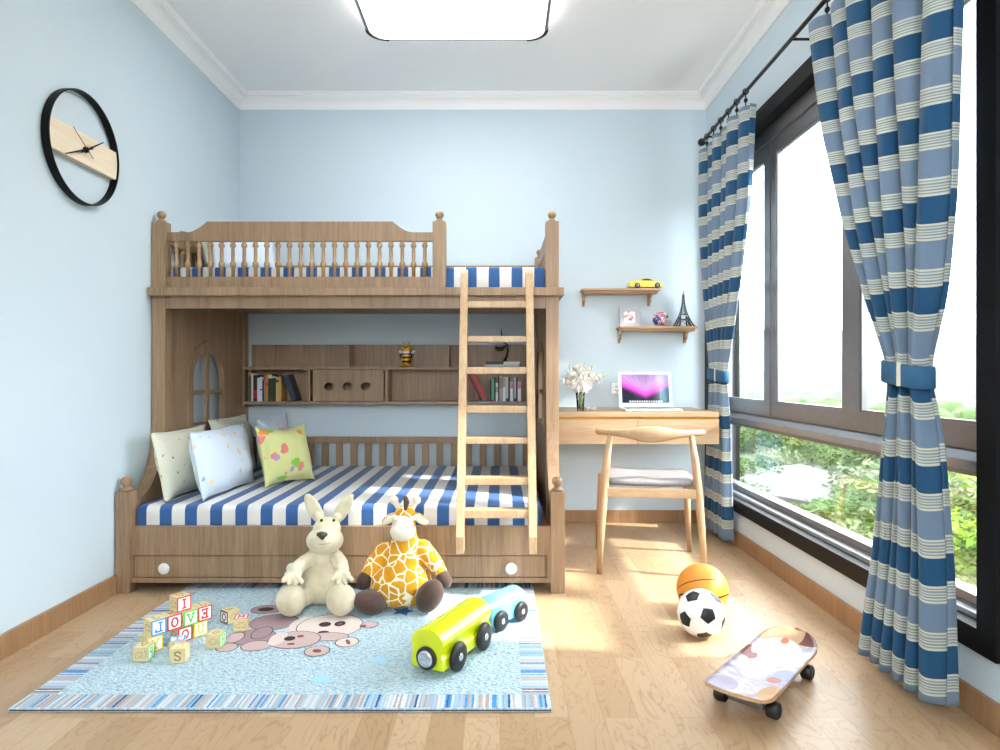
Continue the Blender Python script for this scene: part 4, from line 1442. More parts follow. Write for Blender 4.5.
def curtain(spec, nf, label, tie_z, rz0, NU=170, NV=120, phase=0.0, sg=0.010):
    """spec: list of (z, y0, y1, xmid, depth): the curtain's edges, mean plane and fold depth by height"""
    t = thing('curtain', (RX, (spec[0][1] + spec[0][2]) / 2, spec[-1][0]), label, 'curtain', 'blue striped curtains')
    b = new()
    uvl = b.loops.layers.uv.new('UVMap')
    spec = sorted(spec, key=lambda s: s[0])

    def at(z):
        for s0, s1 in zip(spec, spec[1:]):
            if z <= s1[0]:
                q_ = (z - s0[0]) / (s1[0] - s0[0])
                break
        else:
            q_ = 1.0
        return [a + (c - a) * q_ for a, c in zip(s0, s1)]

    def smooth_at(z):
        vals = [at(max(spec[0][0], min(spec[-1][0], z + d))) for d in (-0.06, -0.03, 0, 0.03, 0.06)]
        return [sum(v[i] for v in vals) / 5 for i in range(5)]
    zt, zb = spec[-1][0], spec[0][0]
    g, uvs = {}, {}
    for i in range(NU + 1):
        u = i / NU
        for j in range(NV + 1):
            z = zb + (zt - zb) * j / NV
            _, y0, y1, xm_, dp = smooth_at(z)
            wob = 0.035 * math.sin(u * 9 + phase) + 0.02 * math.sin(u * 17 + z * 1.3 + phase)
            a = 2 * PI * nf * (u + wob * 0.25)
            s_ = math.sin(a)
            x = xm_ + dp * (s_ * (1 - 0.25 * s_ * s_) * 1.3) + dp * 0.25 * math.sin(a * 0.5 + z * 2 + phase)
            y = y0 + (y1 - y0) * u + 0.30 * (y1 - y0) / nf * math.cos(a) * 0.5
            sag = sg * math.sin(a + 1.0) + (2.5 * sg * math.sin(PI * u) * math.exp(-((z - tie_z) / 0.5) ** 2))
            g[i, j] = b.verts.new((x, y, z))
            uvs[g[i, j]] = (u * 1.6, z - sag + rz0)
    for i in range(NU):
        for j in range(NV):
            f = b.faces.new((g[i, j], g[i + 1, j], g[i + 1, j + 1], g[i, j + 1]))
            f.smooth = True
            for lp in f.loops:
                lp[uvl].uv = uvs[lp.vert]
    cl_ = part(t, 'cloth', b, M['curtain'])
    md = cl_.modifiers.new('thickness', 'SOLIDIFY')
    md.thickness = 0.0025
    # tieback band
    _, y0, y1, xm_, dp = smooth_at(tie_z)
    b = new()
    n = 40
    rg_ = []
    hy_, hx_ = (y1 - y0) / 2 + 0.010, dp * 1.2 + 0.010
    for k in range(n):
        a = 2 * PI * k / n
        c_, s_ = math.copysign(abs(math.cos(a)) ** 0.6, math.cos(a)), math.copysign(abs(math.sin(a)) ** 0.6, math.sin(a))
        rg_.append([b.verts.new((xm_ + (hx_ + e_) * s_, (y0 + y1) / 2 + (hy_ + e_) * c_, tie_z + z_ + 0.012 * c_)) for e_, z_ in ((0, -0.034), (0.004, -0.03), (0.004, 0.03), (0, 0.034), (-0.003, 0.03), (-0.003, -0.03))])
    for k in range(n):
        a_, c_ = rg_[k], rg_[(k + 1) % n]
        for j in range(6):
            b.faces.new((a_[j], a_[(j + 1) % 6], c_[(j + 1) % 6], c_[j])).smooth = True
    tb = part(t, 'tieback', b, M['tie'], label='blue fabric tieback')
    b = new()
    yy = (y0 + y1) / 2 - hy_ * 0.25
    box(b, xm_ - hx_ - 0.0065, xm_ - hx_ - 0.001, yy - 0.012, yy + 0.004, tie_z - 0.036, tie_z + 0.036, 0.001)
    part(tb, 'tieback_stripe', b, plain('tieback_cream', '#dcdac6', 0.8), label='cream end stripe of the tieback')
    # hooks
    ys = [spec[-1][1] + (spec[-1][2] - spec[-1][1]) * (k + 0.5) / 6 for k in range(6)]
    for y in ys:
        b = new()
        tube(b, [(RX + 0.014 * math.cos(a), y, RZ + 0.0 + 0.014 * math.sin(a)) for a in [2 * PI * k / 16 for k in range(17)]], 0.003, 6)
        tube(b, [(RX, y, RZ - 0.014), (RX, y, RZ - 0.05), (RX, y, spec[-1][0] - 0.02)], [0.0035, 0.003, 0.003], 6)
        ell(b, (RX, y, RZ - 0.045), (0.010, 0.012, 0.012), None, 2)
        part(t, 'hook', b, M['dark_bronze'])
    return t


curtain([(2.335, 3.27, 4.02, RX + 0.004, 0.034), (1.9, 3.32, 4.05, RX + 0.01, 0.032), (1.5, 3.50, 4.06, 1.278, 0.026), (1.2, 3.66, 4.06, 1.293, 0.020), (0.98, 3.77, 4.03, 1.297, 0.014), (0.8, 3.75, 4.05, 1.298, 0.018), (0.5, 3.72, 4.08, 1.296, 0.020), (0.03, 3.68, 4.09, 1.288, 0.024)],
        6, 'blue striped curtain tied back at the far end of the window by the desk', 0.97, 0.107, phase=1.0, sg=0.003)
curtain([(2.335, 1.756, 2.57, RX - 0.004, 0.040), (1.9, 1.775, 2.46, RX - 0.01, 0.042), (1.5, 1.80, 2.31, 1.238, 0.042), (1.2, 1.845, 2.17, 1.236, 0.036), (0.985, 1.915, 2.058, 1.235, 0.022), (0.8, 1.865, 2.08, 1.235, 0.030), (0.4, 1.83, 2.13, 1.235, 0.036), (0.05, 1.812, 2.185, 1.228, 0.042)],
        6, 'blue striped curtain tied back in the foreground at right', 0.975, 0.126, phase=0.3)

# ------------------------------------------------------------------ rug
RZT = 0.012
rx0, rx1, ry0, ry1 = -1.4174, 0.150, 1.887, 3.03
bw = 0.083


def rug_base_mat():
    t = NT('pale_blue_woven_rug')
    co = t.coord('World')
    vo = t.n('TexVoronoi', {'Vector': t.mapping(co, (95, 150, 1), (0, 0, 0), (0, 0, 0.15)), 'Scale': 1.0}).outputs[0]
    wv = t.math('SUBTRACT', 1.0, vo)
    w2 = t.noise(t.mapping(co, (60, 110, 1)), 1.0, 3).outputs[0]
    h = t.math('ADD', wv, t.math('MULTIPLY', w2, 0.6))
    big = t.noise(co, 5, 2).outputs[0]
    c = t.ramp(t.math('MULTIPLY_ADD', w2, 0.55, t.math('MULTIPLY', wv, 0.35)), [(0.28, srgb('#8fb1c2')), (0.45, srgb('#b6cfda')), (0.60, srgb('#d3e2e8'))])
    return t.done(c, 0.9, t.bump(h, 0.9, 0.008), spec=0.15, sheen=0.2)


def rug_border_mat(name, k):
    t = NT(name)
    co = t.coord('World')
    a = t.n('SeparateXYZ', {0: co}).outputs[k]
    fuzz = t.noise(co, 140, 2).outputs[0]
    a = t.math('ADD', a, t.math('MULTIPLY', fuzz, 0.006))
    f = t.n('TexWhiteNoise', {'W': t.math('FLOOR', t.math('MULTIPLY', a, 150.0))}, noise_dimensions='1D').outputs[0]
    g = t.noise(t.n('CombineXYZ', {0: t.math('MULTIPLY', a, 22.0), 1: 0.0, 2: 0.0}).outputs[0], 1.0, 1).outputs[0]
    f = t.math('ADD', t.math('MULTIPLY', f, 0.6), t.math('MULTIPLY', g, 0.4))
    c = t.ramp(f, [(0.0, srgb('#27558f')), (0.2, srgb('#4a8dc6')), (0.26, srgb('#9dbccf')), (0.34, srgb('#bfc3c8')), (0.44, srgb('#ab9a96')), (0.52, srgb('#cdd4d8')), (0.64, srgb('#93b0c4')), (0.72, srgb('#b9aeac')), (0.80, srgb('#c9d3da')), (0.90, srgb('#3a78b8'))], 'CONSTANT')
    h = t.noise(t.mapping(co, (160, 160, 1)), 1.0, 2).outputs[0]
    return t.done(c, 0.9, t.bump(h, 0.5, 0.006), spec=0.15)


rug_mats = [rug_base_mat(), rug_border_mat('rug_border_across', 0), rug_border_mat('rug_border_along', 1), plain('rug_edge', '#4a4f58', 0.9)]
b = new()
# body of the rug: inner field and four border strips, a rounded bound edge
box(b, rx0, rx1, ry0, ry1, 0.0006, RZT - 0.001, 0.003, mi=3)


def rq(x0, x1, y0, y1, z, mi):
    vs_ = [b.verts.new(p) for p in ((x0, y0, z), (x1, y0, z), (x1, y1, z), (x0, y1, z))]
    f = b.faces.new(vs_)
    f.material_index = mi


box(b, rx0 + bw, rx1 - bw, ry0 + bw, ry1 - bw, 0.004, RZT, mi=0)
box(b, rx0 + 0.002, rx1 - 0.002, ry0 + 0.002, ry0 + bw, 0.004, RZT, 0.002, mi=1)
box(b, rx0 + 0.002, rx1 - 0.002, ry1 - bw, ry1 - 0.002, 0.004, RZT, mi=1)
box(b, rx0 + 0.002, rx0 + bw, ry0 + bw, ry1 - bw, 0.004, RZT, mi=2)
box(b, rx1 - bw, rx1 - 0.002, ry0 + bw, ry1 - bw, 0.004, RZT, mi=2)
# woven picture: two little bears lying head to head, and stars
motif = {'out': '#4c4450', 'mauve': '#9a8286', 'rose': '#bda5a3', 'pale': '#d0c2bc', 'dark': '#42302f', 'brown': '#7d5348', 'star': '#a3cbdd', 'navy': '#2d5f9a'}
mk = list(motif)
for k in mk:
    tt = NT('rug_motif_' + k)
    cc = tt.coord('World')
    hh = tt.noise(tt.mapping(cc, (140, 200, 1)), 1.0, 2).outputs[0]
    base_c = srgb(motif[k])
    rug_mats.append(tt.done(tt.mix(tt.math('MULTIPLY', hh, 0.5), base_c, tuple([min(1, x * 1.35) for x in base_c[:3]] + [1])), 0.9, tt.bump(hh, 0.5, 0.005), spec=0.15))
lev = [RZT + 0.0002]


def me(px, py, rpx, rpy, col, rot=0.0, outline=True):
    c = G(px, py, RZT)
    c1 = G(px, py + 1, RZT)
    rx_, ry_ = rpx * c.y / F, rpy * (c.y - c1.y)
    for grow, kk in (((0.0035, 'out'),) if outline else ()) + ((0, col),):
        lev[0] += 0.00006
        vs_ = []
        for i in range(24):
            a = 2 * PI * i / 24
            x, y = (rx_ + grow) * math.cos(a), (ry_ + grow) * math.sin(a)
            vs_.append(b.verts.new((c.x + x * math.cos(rot) - y * math.sin(rot), c.y + x * math.sin(rot) + y * math.cos(rot), lev[0])))
        f = b.faces.new(vs_)
        f.material_index = 4 + mk.index(kk)


def star(px, py, r, col, rot=0.3):
    c = G(px, py, RZT)
    lev[0] += 0.00006
    f = b.faces.new([b.verts.new((c.x + (r if i % 2 == 0 else r * 0.5) * math.cos(rot + PI * i / 5), c.y + (r if i % 2 == 0 else r * 0.5) * math.sin(rot + PI * i / 5), lev[0])) for i in range(10)])
    f.material_index = 4 + mk.index(col)


me(267, 609.4, 15, 4.2, 'mauve'); me(266, 609.4, 8, 2, 'dark', outline=False)
me(274, 622, 23, 8, 'mauve'); me(254, 637, 20, 8, 'mauve'); me(235, 637.7, 8, 5, 'rose'); me(227, 647.6, 10, 4, 'rose'); me(256, 646, 14, 5, 'rose'); me(262, 633, 9, 6, 'mauve')
me(304, 625, 14, 8, 'pale', outline=False); me(330, 626, 32, 12, 'pale'); me(325, 624.7, 6, 2.5, 'dark', 0.5, False); me(340, 624, 5.5, 2.6, 'dark', 0, False); me(340, 624.2, 2.4, 1.2, 'brown', 0, False); me(323.5, 632.7, 5.4, 1.6, 'dark', 0, False)
me(369.4, 625, 8, 3, 'rose', 0.2); me(363, 626.5, 3.5, 1.4, 'brown', 0.3, False)
me(328, 637, 20, 4, 'rose'); me(294.5, 640, 25, 8.6, 'rose'); me(278, 639, 8, 7, 'pale', outline=False)
me(289.7, 639, 5.5, 2.4, 'dark', 0.6, False); me(300.5, 636.8, 3.4, 1.3, 'brown', 0, False); me(291, 644.5, 4, 1.1, 'brown', 0, False)
me(347, 642.6, 11, 4.5, 'pale'); me(348, 642.6, 2, 2.8, 'brown', 0.4, False)
me(317, 651.6, 12, 5, 'rose', -0.5); me(317, 651.6, 5, 1.6, 'brown', -0.5, False)
star(380, 661, 0.045, 'star'); star(322, 680, 0.045, 'star', 0.7); star(403, 612, 0.05, 'navy', 0.1); star(345, 650, 0.012, 'star')
solo('rug', b, rug_mats, 'pale blue rug with two woven bears and striped border on the floor', 'rug')


# ------------------------------------------------------------------ letter blocks
BS = 0.0535
M['block'] = wood('block_beech', '#e6d5a6', '#d3bd87', axis='x', block=False)
M['blk_ink'] = plain('block_ink', '#8d7a50', 0.7)
BC = {'red': '#d42a36', 'blue': '#2b8fe0', 'green': '#55cc2e', 'yellow': '#edcf2e', 'darkred': '#8d2b2f'}
for k, v in BC.items():
    M['blk_' + k] = plain('block_paint_' + k, v, 0.4)
GL = {
    'I': [[(0, -.5), (0, .5)], [(-.2, .5), (.2, .5)], [(-.2, -.5), (.2, -.5)]],
    'L': [[(-.18, -.5), (-.18, .5)], [(-.36, .5), (0.0, .5)], [(-.36, -.5), (.36, -.5), (.36, -.25)]],
    'V': [[(-.34, .5), (0, -.5), (.34, .5)], [(-.5, .5), (-.18, .5)], [(.18, .5), (.5, .5)]],
    'E': [[(-.2, -.5), (-.2, .5)], [(-.36, .5), (.34, .5), (.34, .3)], [(-.36, -.5), (.36, -.5), (.36, -.28)], [(-.2, 0), (.16, 0)], [(.16, .12), (.16, -.12)]],
    'Y': [[(-.34, .5), (0, 0), (.34, .5)], [(0, 0), (0, -.5)], [(-.2, -.5), (.2, -.5)], [(-.48, .5), (-.2, .5)], [(.2, .5), (.48, .5)]],
    'U': [[(-.28, .5), (-.28, -.2), (-.16, -.44), (0, -.5), (.16, -.44), (.28, -.2), (.28, .5)], [(-.42, .5), (-.14, .5)], [(.14, .5), (.42, .5)]],
    'H': [[(-.28, -.5), (-.28, .5)], [(.28, -.5), (.28, .5)], [(-.28, 0), (.28, 0)], [(-.42, .5), (-.14, .5)], [(.14, .5), (.42, .5)], [(-.42, -.5), (-.14, -.5)], [(.14, -.5), (.42, -.5)]],
    'P': [[(-.2, -.5), (-.2, .5)], [(-.36, -.5), (0, -.5)], [(-.36, .5), (.1, .5), (.3, .36), (.34, .22), (.3, .08), (.1, -.04), (-.2, -.04)]],
    'T': [[(0, -.5), (0, .5)], [(-.4, .3), (-.4, .5), (.4, .5), (.4, .3)], [(-.2, -.5), (.2, -.5)]],
    'D': [[(-.24, -.5), (-.24, .5)], [(-.36, .5), (.05, .5), (.28, .3), (.34, 0), (.28, -.3), (.05, -.5), (-.36, -.5)]],
    'M': [[(-.34, -.5), (-.34, .5), (0, -.2), (.34, .5), (.34, -.5)]],
    'S': [[(.32, .3), (.2, .46), (0, .5), (-.2, .46), (-.3, .28), (-.2, .1), (.2, -.1), (.3, -.28), (.2, -.46), (0, -.5), (-.2, -.46), (-.32, -.3)]],
    'A': [[(-.36, -.5), (0, .5), (.36, -.5)], [(-.2, -.12), (.2, -.12)], [(-.5, -.5), (-.22, -.5)], [(.22, -.5), (.5, -.5)]],
}
GL['O'] = [[(.36 * math.cos(a), .5 * math.sin(a)) for a in [2 * PI * i / 20 for i in range(21)]]]
DRAW = {
    'fish': [[(-.3, 0), (-.15, .18), (.05, .2), (.2, .05), (.36, .2), (.36, -.2), (.2, -.05), (.05, -.2), (-.15, -.18), (-.3, 0)], [(-.14, .06), (-.1, .02)]],
    'snail': [[(-.36, -.22), (.3, -.22), (.36, .1), (.28, .16)], [(-.3, -.22), (-.26, .06), (-.1, .2), (.08, .14), (.14, -.06), (0, -.16), (-.1, -.06), (-.04, .04)], [(.32, .12), (.4, .3)], [(.3, .14), (.26, .32)]],
    'car': [[(-.36, -.14), (-.36, .02), (-.16, .06), (-.06, .18), (.18, .18), (.28, .02), (.38, 0), (.38, -.14), (-.36, -.14)], [(-.2, -.14), (-.14, -.24), (-.08, -.14)], [(.14, -.14), (.2, -.24), (.26, -.14)]],
}


def strokes(b, sets, c, u, v, n, size, w, th, mirror=False):
    """flat strokes on a face: c face centre, u right, v up, n outward"""
    for pl in sets:
        P3 = [c + u * ((-x if mirror else x) * size) + v * (y * size) for x, y in pl]
        for A, B in zip(P3, P3[1:]):
            d = (B - A)
            if d.length < 1e-6:
                continue
            d.normalize()
            s = d.cross(n) * w / 2
            e = d * w * 0.3
            sector(b, [A - e - s, B + e - s, B + e + s, A - e + s], n * th)


def block(center, rot, col, letter, label, mirror=False, draw='fish', top='A', face='front', side=None):
    t = thing('letter_block', center, label, 'toy block', 'wooden letter blocks on the rug', rot=rot)
    h = BS / 2
    b = new(); box(b, -h, h, -h, h, 0, BS, 0.0015); part(t, 'cube_body', b, M['block'], world=False)
    X, Yv, Z = Vector((1, 0, 0)), Vector((0, 1, 0)), Vector((0, 0, 1))
    if face == 'front':
        c, u, v, n = Vector((0, -h, h)), X, Z, -Yv
    elif face == 'right':
        c, u, v, n = Vector((h, 0, h)), Yv, Z, X
    elif face == 'left':
        c, u, v, n = Vector((-h, 0, h)), -Yv, Z, -X
    else:
        c, u, v, n = Vector((0, 0, BS)), X, Yv, Z
    q_ = h * 0.985
    b = new(); sector(b, [c + u * (sx * q_) + v * (sz * q_) for sx, sz in ((-1, -1), (1, -1), (1, 1), (-1, 1))], n * 0.0006); part(t, 'border', b, M['blk_' + col], world=False, label=col.replace('darkred', 'dark red') + ' painted border')
    q_ = h * (0.80 if col != 'darkred' else 0.74)
    b = new(); sector(b, [c + n * 0.0005 + u * (sx * q_) + v * (sz * q_) for sx, sz in ((-1, -1), (1, -1), (1, 1), (-1, 1))], n * 0.0005); part(t, 'panel', b, M['white_gloss'], world=False)
    b = new(); strokes(b, GL[letter], c + n * 0.0009, u, v, n, BS * 0.56, BS * 0.105, 0.0005, mirror); part(t, 'letter', b, M['blk_' + col], world=False)
    b = new()
    faces = {'front': (Vector((0, -h, h)), X, Z, -Yv), 'right': (Vector((h, 0, h)), Yv, Z, X), 'left': (Vector((-h, 0, h)), -Yv, Z, -X), 'top': (Vector((0, 0, BS)), X, Yv, Z)}
    first = [f for f in (side or ('left', 'right', 'front')) if f != face][0]
    c2, u2, v2, n2 = faces[first]
    strokes(b, DRAW.get(draw, GL.get(draw)), c2, u2, v2, n2, BS * 1.05 if draw in DRAW else BS * 0.6, BS * (0.022 if draw in DRAW else 0.09), 0.0004)
    if face != 'top':
        c2, u2, v2, n2 = faces['top']
        strokes(b, GL[top], c2, u2, v2, n2, BS * 0.5, BS * 0.05, 0.0004)
    part(t, 'line_drawing', b, M['blk_ink'], world=False)
    return t


ANG = math.radians(54)
U = Vector((math.cos(ANG), math.sin(ANG), 0))
IN = Vector((-math.sin(ANG), math.cos(ANG), 0))
C0 = G(151, 638, RZT + BS)
C0.z = 0


def slot(i, lvl, dx=0.0, din=0.0):
    return C0 + U * (BS * (i + 0.5) + dx) + IN * (BS / 2 + din) + Vector((0, 0, RZT + 0.0015 + lvl * (BS + 0.0012)))


TOPZ = None
block(slot(0, 0, -0.012), (0, 0, ANG), 'yellow', 'Y', 'yellow letter Y block under the blue L at the foot of the wall of blocks', top='H')
block(slot(1, 0, 0.012), (0, 0, ANG), 'red', 'O', 'red bordered O block in the bottom row, left of the yellow U', top='E') if False else None
block(slot(1.75, 0), (0, 0, ANG), 'red', 'O', 'red letter O block in the bottom row under the green V', top='E')
block(slot(2.85, 0), (0, 0, ANG), 'yellow', 'U', 'yellow letter U block in the bottom row under the mirrored E', top='S')
block(slot(0, 1), (0, 0, ANG), 'blue', 'L', 'blue mirrored letter L block, left end of the middle row', mirror=True, top='L')
block(slot(1.04, 1), (0, 0, ANG), 'red', 'O', 'red letter O block in the middle row between blue L and green V', top='P')
block(slot(2.08, 1, 0, -0.006), (0, 0, ANG), 'green', 'V', 'green letter V block in the middle row under the top block', top='T')
block(slot(3.12, 1, 0.001, -0.004), (0, 0, ANG - 0.05), 'red', 'E', 'red mirrored letter E block, right end of the middle row', mirror=True, top='L')
block(slot(1.72, 2, 0, 0.004), (0, 0, ANG), 'red', 'I', 'red letter I block alone on top of the wall of blocks', top='U')


def gblock(px, py, rz, *a, **k):
    c = G(px, py, RZT)
    t = block(Vector((c.x, c.y, RZT + 0.0015)), (0, 0, rz), *a, **k)
    t.scale = (0.92, 0.92, 0.88)
    return t


gblock(143.5, 659, math.radians(6), 'green', 'P', 'block with a green mirrored P and a snail drawing, front left', mirror=True, draw='snail', face='right', side=('front',), top='V')
gblock(216, 646, math.radians(0), 'green', 'H', 'block with a green H and a fish drawing, right of the others', draw='fish', face='right', side=('front',), top='O')
gblock(180, 660.5, math.radians(8), 'yellow', 'D', 'block lying with its yellow D face up and an S on its side', draw='S', face='top', side=('front',))
gblock(177.5, 652.3, math.radians(22), 'blue', 'T', 'block lying with its blue T face up, just behind the yellow D block', draw='L', face='top', side=('front',))
gblock(230, 621.5, math.radians(-35), 'darkred', 'O', 'block with a dark red O side, behind the car drawing block', draw='fish', face='front', side=('right',), top='A')
gblock(241.5, 629.5, math.radians(14), 'red', 'M', 'block lying with its red M face up and a car drawing on its side', draw='car', face='top', side=('front',))

# ------------------------------------------------------------------ plush rabbit
def suede_mat():
    t = NT('cream_suede')
    co = t.coord()
    nz = t.noise(co, 18, 4, 0.6).outputs[0]
    fz = t.noise(co, 260, 2).outputs[0]
    c = t.ramp(nz, [(0.3, srgb('#cfc3a4')), (0.7, srgb('#e2d8bd'))])
    return t.done(c, 0.9, t.bump(t.math('MULTIPLY_ADD', fz, 0.15, nz), 0.3, 0.008), spec=0.15, sheen=0.4)


M['suede'] = suede_mat()


def C(cx, cy, Y):
    return P(240 + cx * 0.24, 480 + cy * 0.24, Y)


rab = thing('plush_rabbit', (C(343, 0, 2.74).x, 2.74, RZT), 'cream plush rabbit with upright ears sitting against the bed front', 'plush toy')
sh = []
k_ = 0.24 / F
fl = RZT + 0.002
bX = C(343, 0, 2.75).x


def CZ(cy, Y):
    return EH - (480 + cy * 0.24 - VY) * Y / F


sh.append(('e', (bX, 2.755, 0.105), (0.088, 0.082, 0.102)))
sh.append(('e', (bX, 2.775, 0.190), (0.070, 0.062, 0.085)))
sh.append(('t', [(bX, 2.775, 0.19), (bX, 2.775, 0.30)], [0.056, 0.040]))
sh.append(('e', tuple(C(354, 250, 2.735)), (0.077, 0.070, 0.056)))
sh.append(('e', tuple(C(362, 205, 2.752)), (0.058, 0.058, 0.050)))
sh.append(('e', tuple(C(344, 250, 2.70)), (0.055, 0.052, 0.044)))
for sgn, pts_, hand_, foot_ in ((-1, [(300, 322, 2.745), (258, 350, 2.68), (232, 374, 2.62)], (222, 394, 2.60), (212, 500, 2.605)), (1, [(402, 320, 2.745), (420, 348, 2.68), (424, 372, 2.625)], (424, 394, 2.605), (421, 497, 2.612))):
    sh.append(('t', [C(*q_) for q_ in pts_], [0.030, 0.030, 0.030]))
    hp = C(*hand_)
    sh.append(('e', tuple(hp), (0.036, 0.024, 0.020)))
    fx_ = [(-38, 22), (-16, 32), (10, 34), (32, 26)] if sgn < 0 else [(-38, 20), (-12, 32), (14, 32), (38, 18)]
    for dx, dy in fx_:
        e_ = C(hand_[0] + dx * 1.08, hand_[1] + dy * 1.12, hand_[2] - 0.045)
        sh.append(('t', [hp, hp.lerp(e_, 0.6) + Vector((0, -0.006, 0.008)), e_], [0.013, 0.0122, 0.0095]))
    f = C(*foot_)
    sh.append(('e', (f.x, f.y, RZT + 0.064), (0.059, 0.050, 0.066), Euler((0.12, 0, 0))))
    sh.append(('t', [(f.x, f.y + 0.02, 0.06), (bX + sgn * 0.05, 2.76, 0.06)], [0.045, 0.05]))
for root_, mid_, tip_, wd in (((335, 178, 2.755), (312, 118, 2.775), (286, 68, 2.785), 0.024), ((388, 180, 2.755), (424, 128, 2.775), (464, 68, 2.785), 0.024)):
    A, B_, T = C(*root_), C(*mid_), C(*tip_)
    d = (T - A).normalized()
    ang = math.atan2(d.x, d.z)
    sh.append(('t', [A - d * 0.01, A.lerp(B_, 0.5)], [0.016, 0.018]))
    sh.append(('e', tuple(A.lerp(T, 0.50)), (0.030, 0.010, 0.076), Euler((0, ang, 0))))
    sh.append(('t', [A.lerp(T, 0.7), T + d * 0.002], [0.016, 0.010]))
b = new(); blob(b, sh, 0.0032, 3)
for v in b.verts:
    v.co.z = max(v.co.z, RZT + 0.001)
part(rab, 'body', b, M['suede'])
b = new(); nc = C(342, 234, 2.645)
blob(b, [('t', [nc + Vector((-0.014, 0, 0.007)), nc + Vector((0.014, 0, 0.007))], [0.0095, 0.0095]), ('t', [nc + Vector((0, 0, 0.004)), nc + Vector((0, 0.004, -0.009))], [0.016, 0.008])], 0.0025, 3)
part(rab, 'nose', b, plain('olive_nose', '#3a3722', 0.5))
for cx in (339.5, 391):
    b = new(); ell(b, C(cx, 168, 2.718), 0.0062); part(rab, 'eye', b, M['black_soft'])
b = new()
tube(b, [C(316, 262, 2.664), C(330, 267, 2.650), C(345, 268, 2.645), C(362, 266, 2.648), C(375, 261, 2.659)], 0.0016, 6)
part(rab, 'mouth', b, plain('mouth_thread', '#a39774', 0.8))
b = new(); ell(b, C(332, 473, 2.682), (0.006, 0.004, 0.006)); part(rab, 'belly_button', b, M['suede'])

# ------------------------------------------------------------------ plush giraffe
def giraffe_mat():
    t = NT('giraffe_plush')
    co = t.coord()
    nz = t.noise(co, 20, 2)
    v = t.n('VectorMath', {0: co, 1: t.n('VectorMath', {0: nz.outputs[1], 3: 0.016}, operation='SCALE').outputs[0]}, operation='ADD').outputs[0]
    vo = t.n('TexVoronoi', {'Vector': v, 'Scale': 22.0}, feature='DISTANCE_TO_EDGE').outputs[0]
    f = t.n('MapRange', {0: vo, 1: 0.042, 2: 0.066}).outputs[0]
    col = t.mix(t.noise(co, 40, 2).outputs[0], srgb('#c8860f'), srgb('#dca028'))
    c = t.mix(f, srgb('#f2e8cc'), col)
    fz = t.noise(co, 260, 2).outputs[0]
    return t.done(c, 0.9, t.bump(fz, 0.25, 0.003), spec=0.15, sheen=0.1)


gir = thing('plush_giraffe', (C(672, 0, 2.75).x, 2.75, RZT), 'yellow patched plush giraffe with brown feet sitting beside the rabbit', 'plush toy')
GM = giraffe_mat()
M['gbrown'] = plain('giraffe_brown', '#4b352b', 0.85, var=0.12, bump=0.2, scale=60, sheen=0.2)
M['gcream'] = plain('giraffe_cream', '#ece2cb', 0.85, var=0.05, bump=0.15, scale=80)
gX = C(676, 0, 2.75).x
sh = [('e', (gX - 0.006, 2.745, 0.104), (0.132, 0.112, 0.100)), ('e', (gX - 0.006, 2.735, 0.060), (0.118, 0.098, 0.056)), ('e', (gX - 0.002, 2.775, 0.185), (0.098, 0.08, 0.080)), ('t', [(gX + 0.004, 2.78, 0.215), (gX + 0.008, 2.775, 0.29), (gX + 0.006, 2.765, 0.36)], [0.072, 0.052, 0.046]),
      ('e', tuple(C(688, 140, 2.76)), (0.044, 0.042, 0.036))]
for pts_ in ([(605, 300, 2.775), (560, 345, 2.74), (532, 392, 2.715)], [(760, 290, 2.775), (806, 338, 2.74), (834, 380, 2.715)]):
    sh.append(('t', [C(*q_) for q_ in pts_], [0.045, 0.036, 0.029]))
b = new(); blob(b, sh, 0.0045, 6)
for v in b.verts:
    v.co.z = max(v.co.z, RZT + 0.001)
part(gir, 'body', b, GM)
b = new(); blob(b, [('e', tuple(C(678, 215, 2.695)), (0.053, 0.048, 0.040)), ('e', tuple(C(678, 190, 2.71)), (0.046, 0.042, 0.040))], 0.004, 5); part(gir, 'muzzle', b, M['gcream'], label='cream muzzle')
for s_, cx in ((-1, 648), (1, 722)):
    b = new(); ell(b, C(cx, 160, 2.685), (0.012, 0.010, 0.010)); part(gir, 'eye', b, M['gcream'], label='cream stitched eye bump')
    b = new()
    A = C(664 if s_ < 0 else 716, 120, 2.765); T = C(642 if s_ < 0 else 736, 84, 2.765)
    blob(b, [('t', [A, T], [0.013, 0.013]), ('e', tuple(T), 0.0185)], 0.0035, 4); part(gir, 'horn', b, M['gcream'], label='cream knobbed horn')
    b = new()
    A = C(654 if s_ < 0 else 722, 142, 2.75); T = C(600 if s_ < 0 else 774, 178, 2.745)
    d = (T - A)
    ang = math.atan2(-d.z, d.x)
    blob(b, [('e', tuple(A.lerp(T, 0.55)), (0.040, 0.010, 0.020), Euler((0, ang, 0)))], 0.0035, 3)
    er = part(gir, 'ear', b, GM)
    b = new(); ell(b, A.lerp(T, 0.58) + Vector((0, -0.008, -0.001)), (0.033, 0.006, 0.0145), Euler((0, ang, 0))); part(er, 'inner_ear', b, M['gcream'], label='cream inner ear')
b = new(); blob(b, [('t', [C(690, 75, 2.755), C(694, 95, 2.745), C(690, 120, 2.728)], [0.010, 0.013, 0.008])], 0.003, 3); part(gir, 'mane', b, M['gbrown'], label='brown tuft of mane')
for cx, cy, ang in ((518, 418, 0.45), (850, 412, -0.45)):
    b = new(); ell(b, C(cx, cy, 2.705), (0.031, 0.028, 0.042), Euler((0, ang, 0))); part(gir, 'hand', b, M['gbrown'], label='brown hand')
f1, f2 = C(540, 510, 2.63), C(790, 493, 2.63)
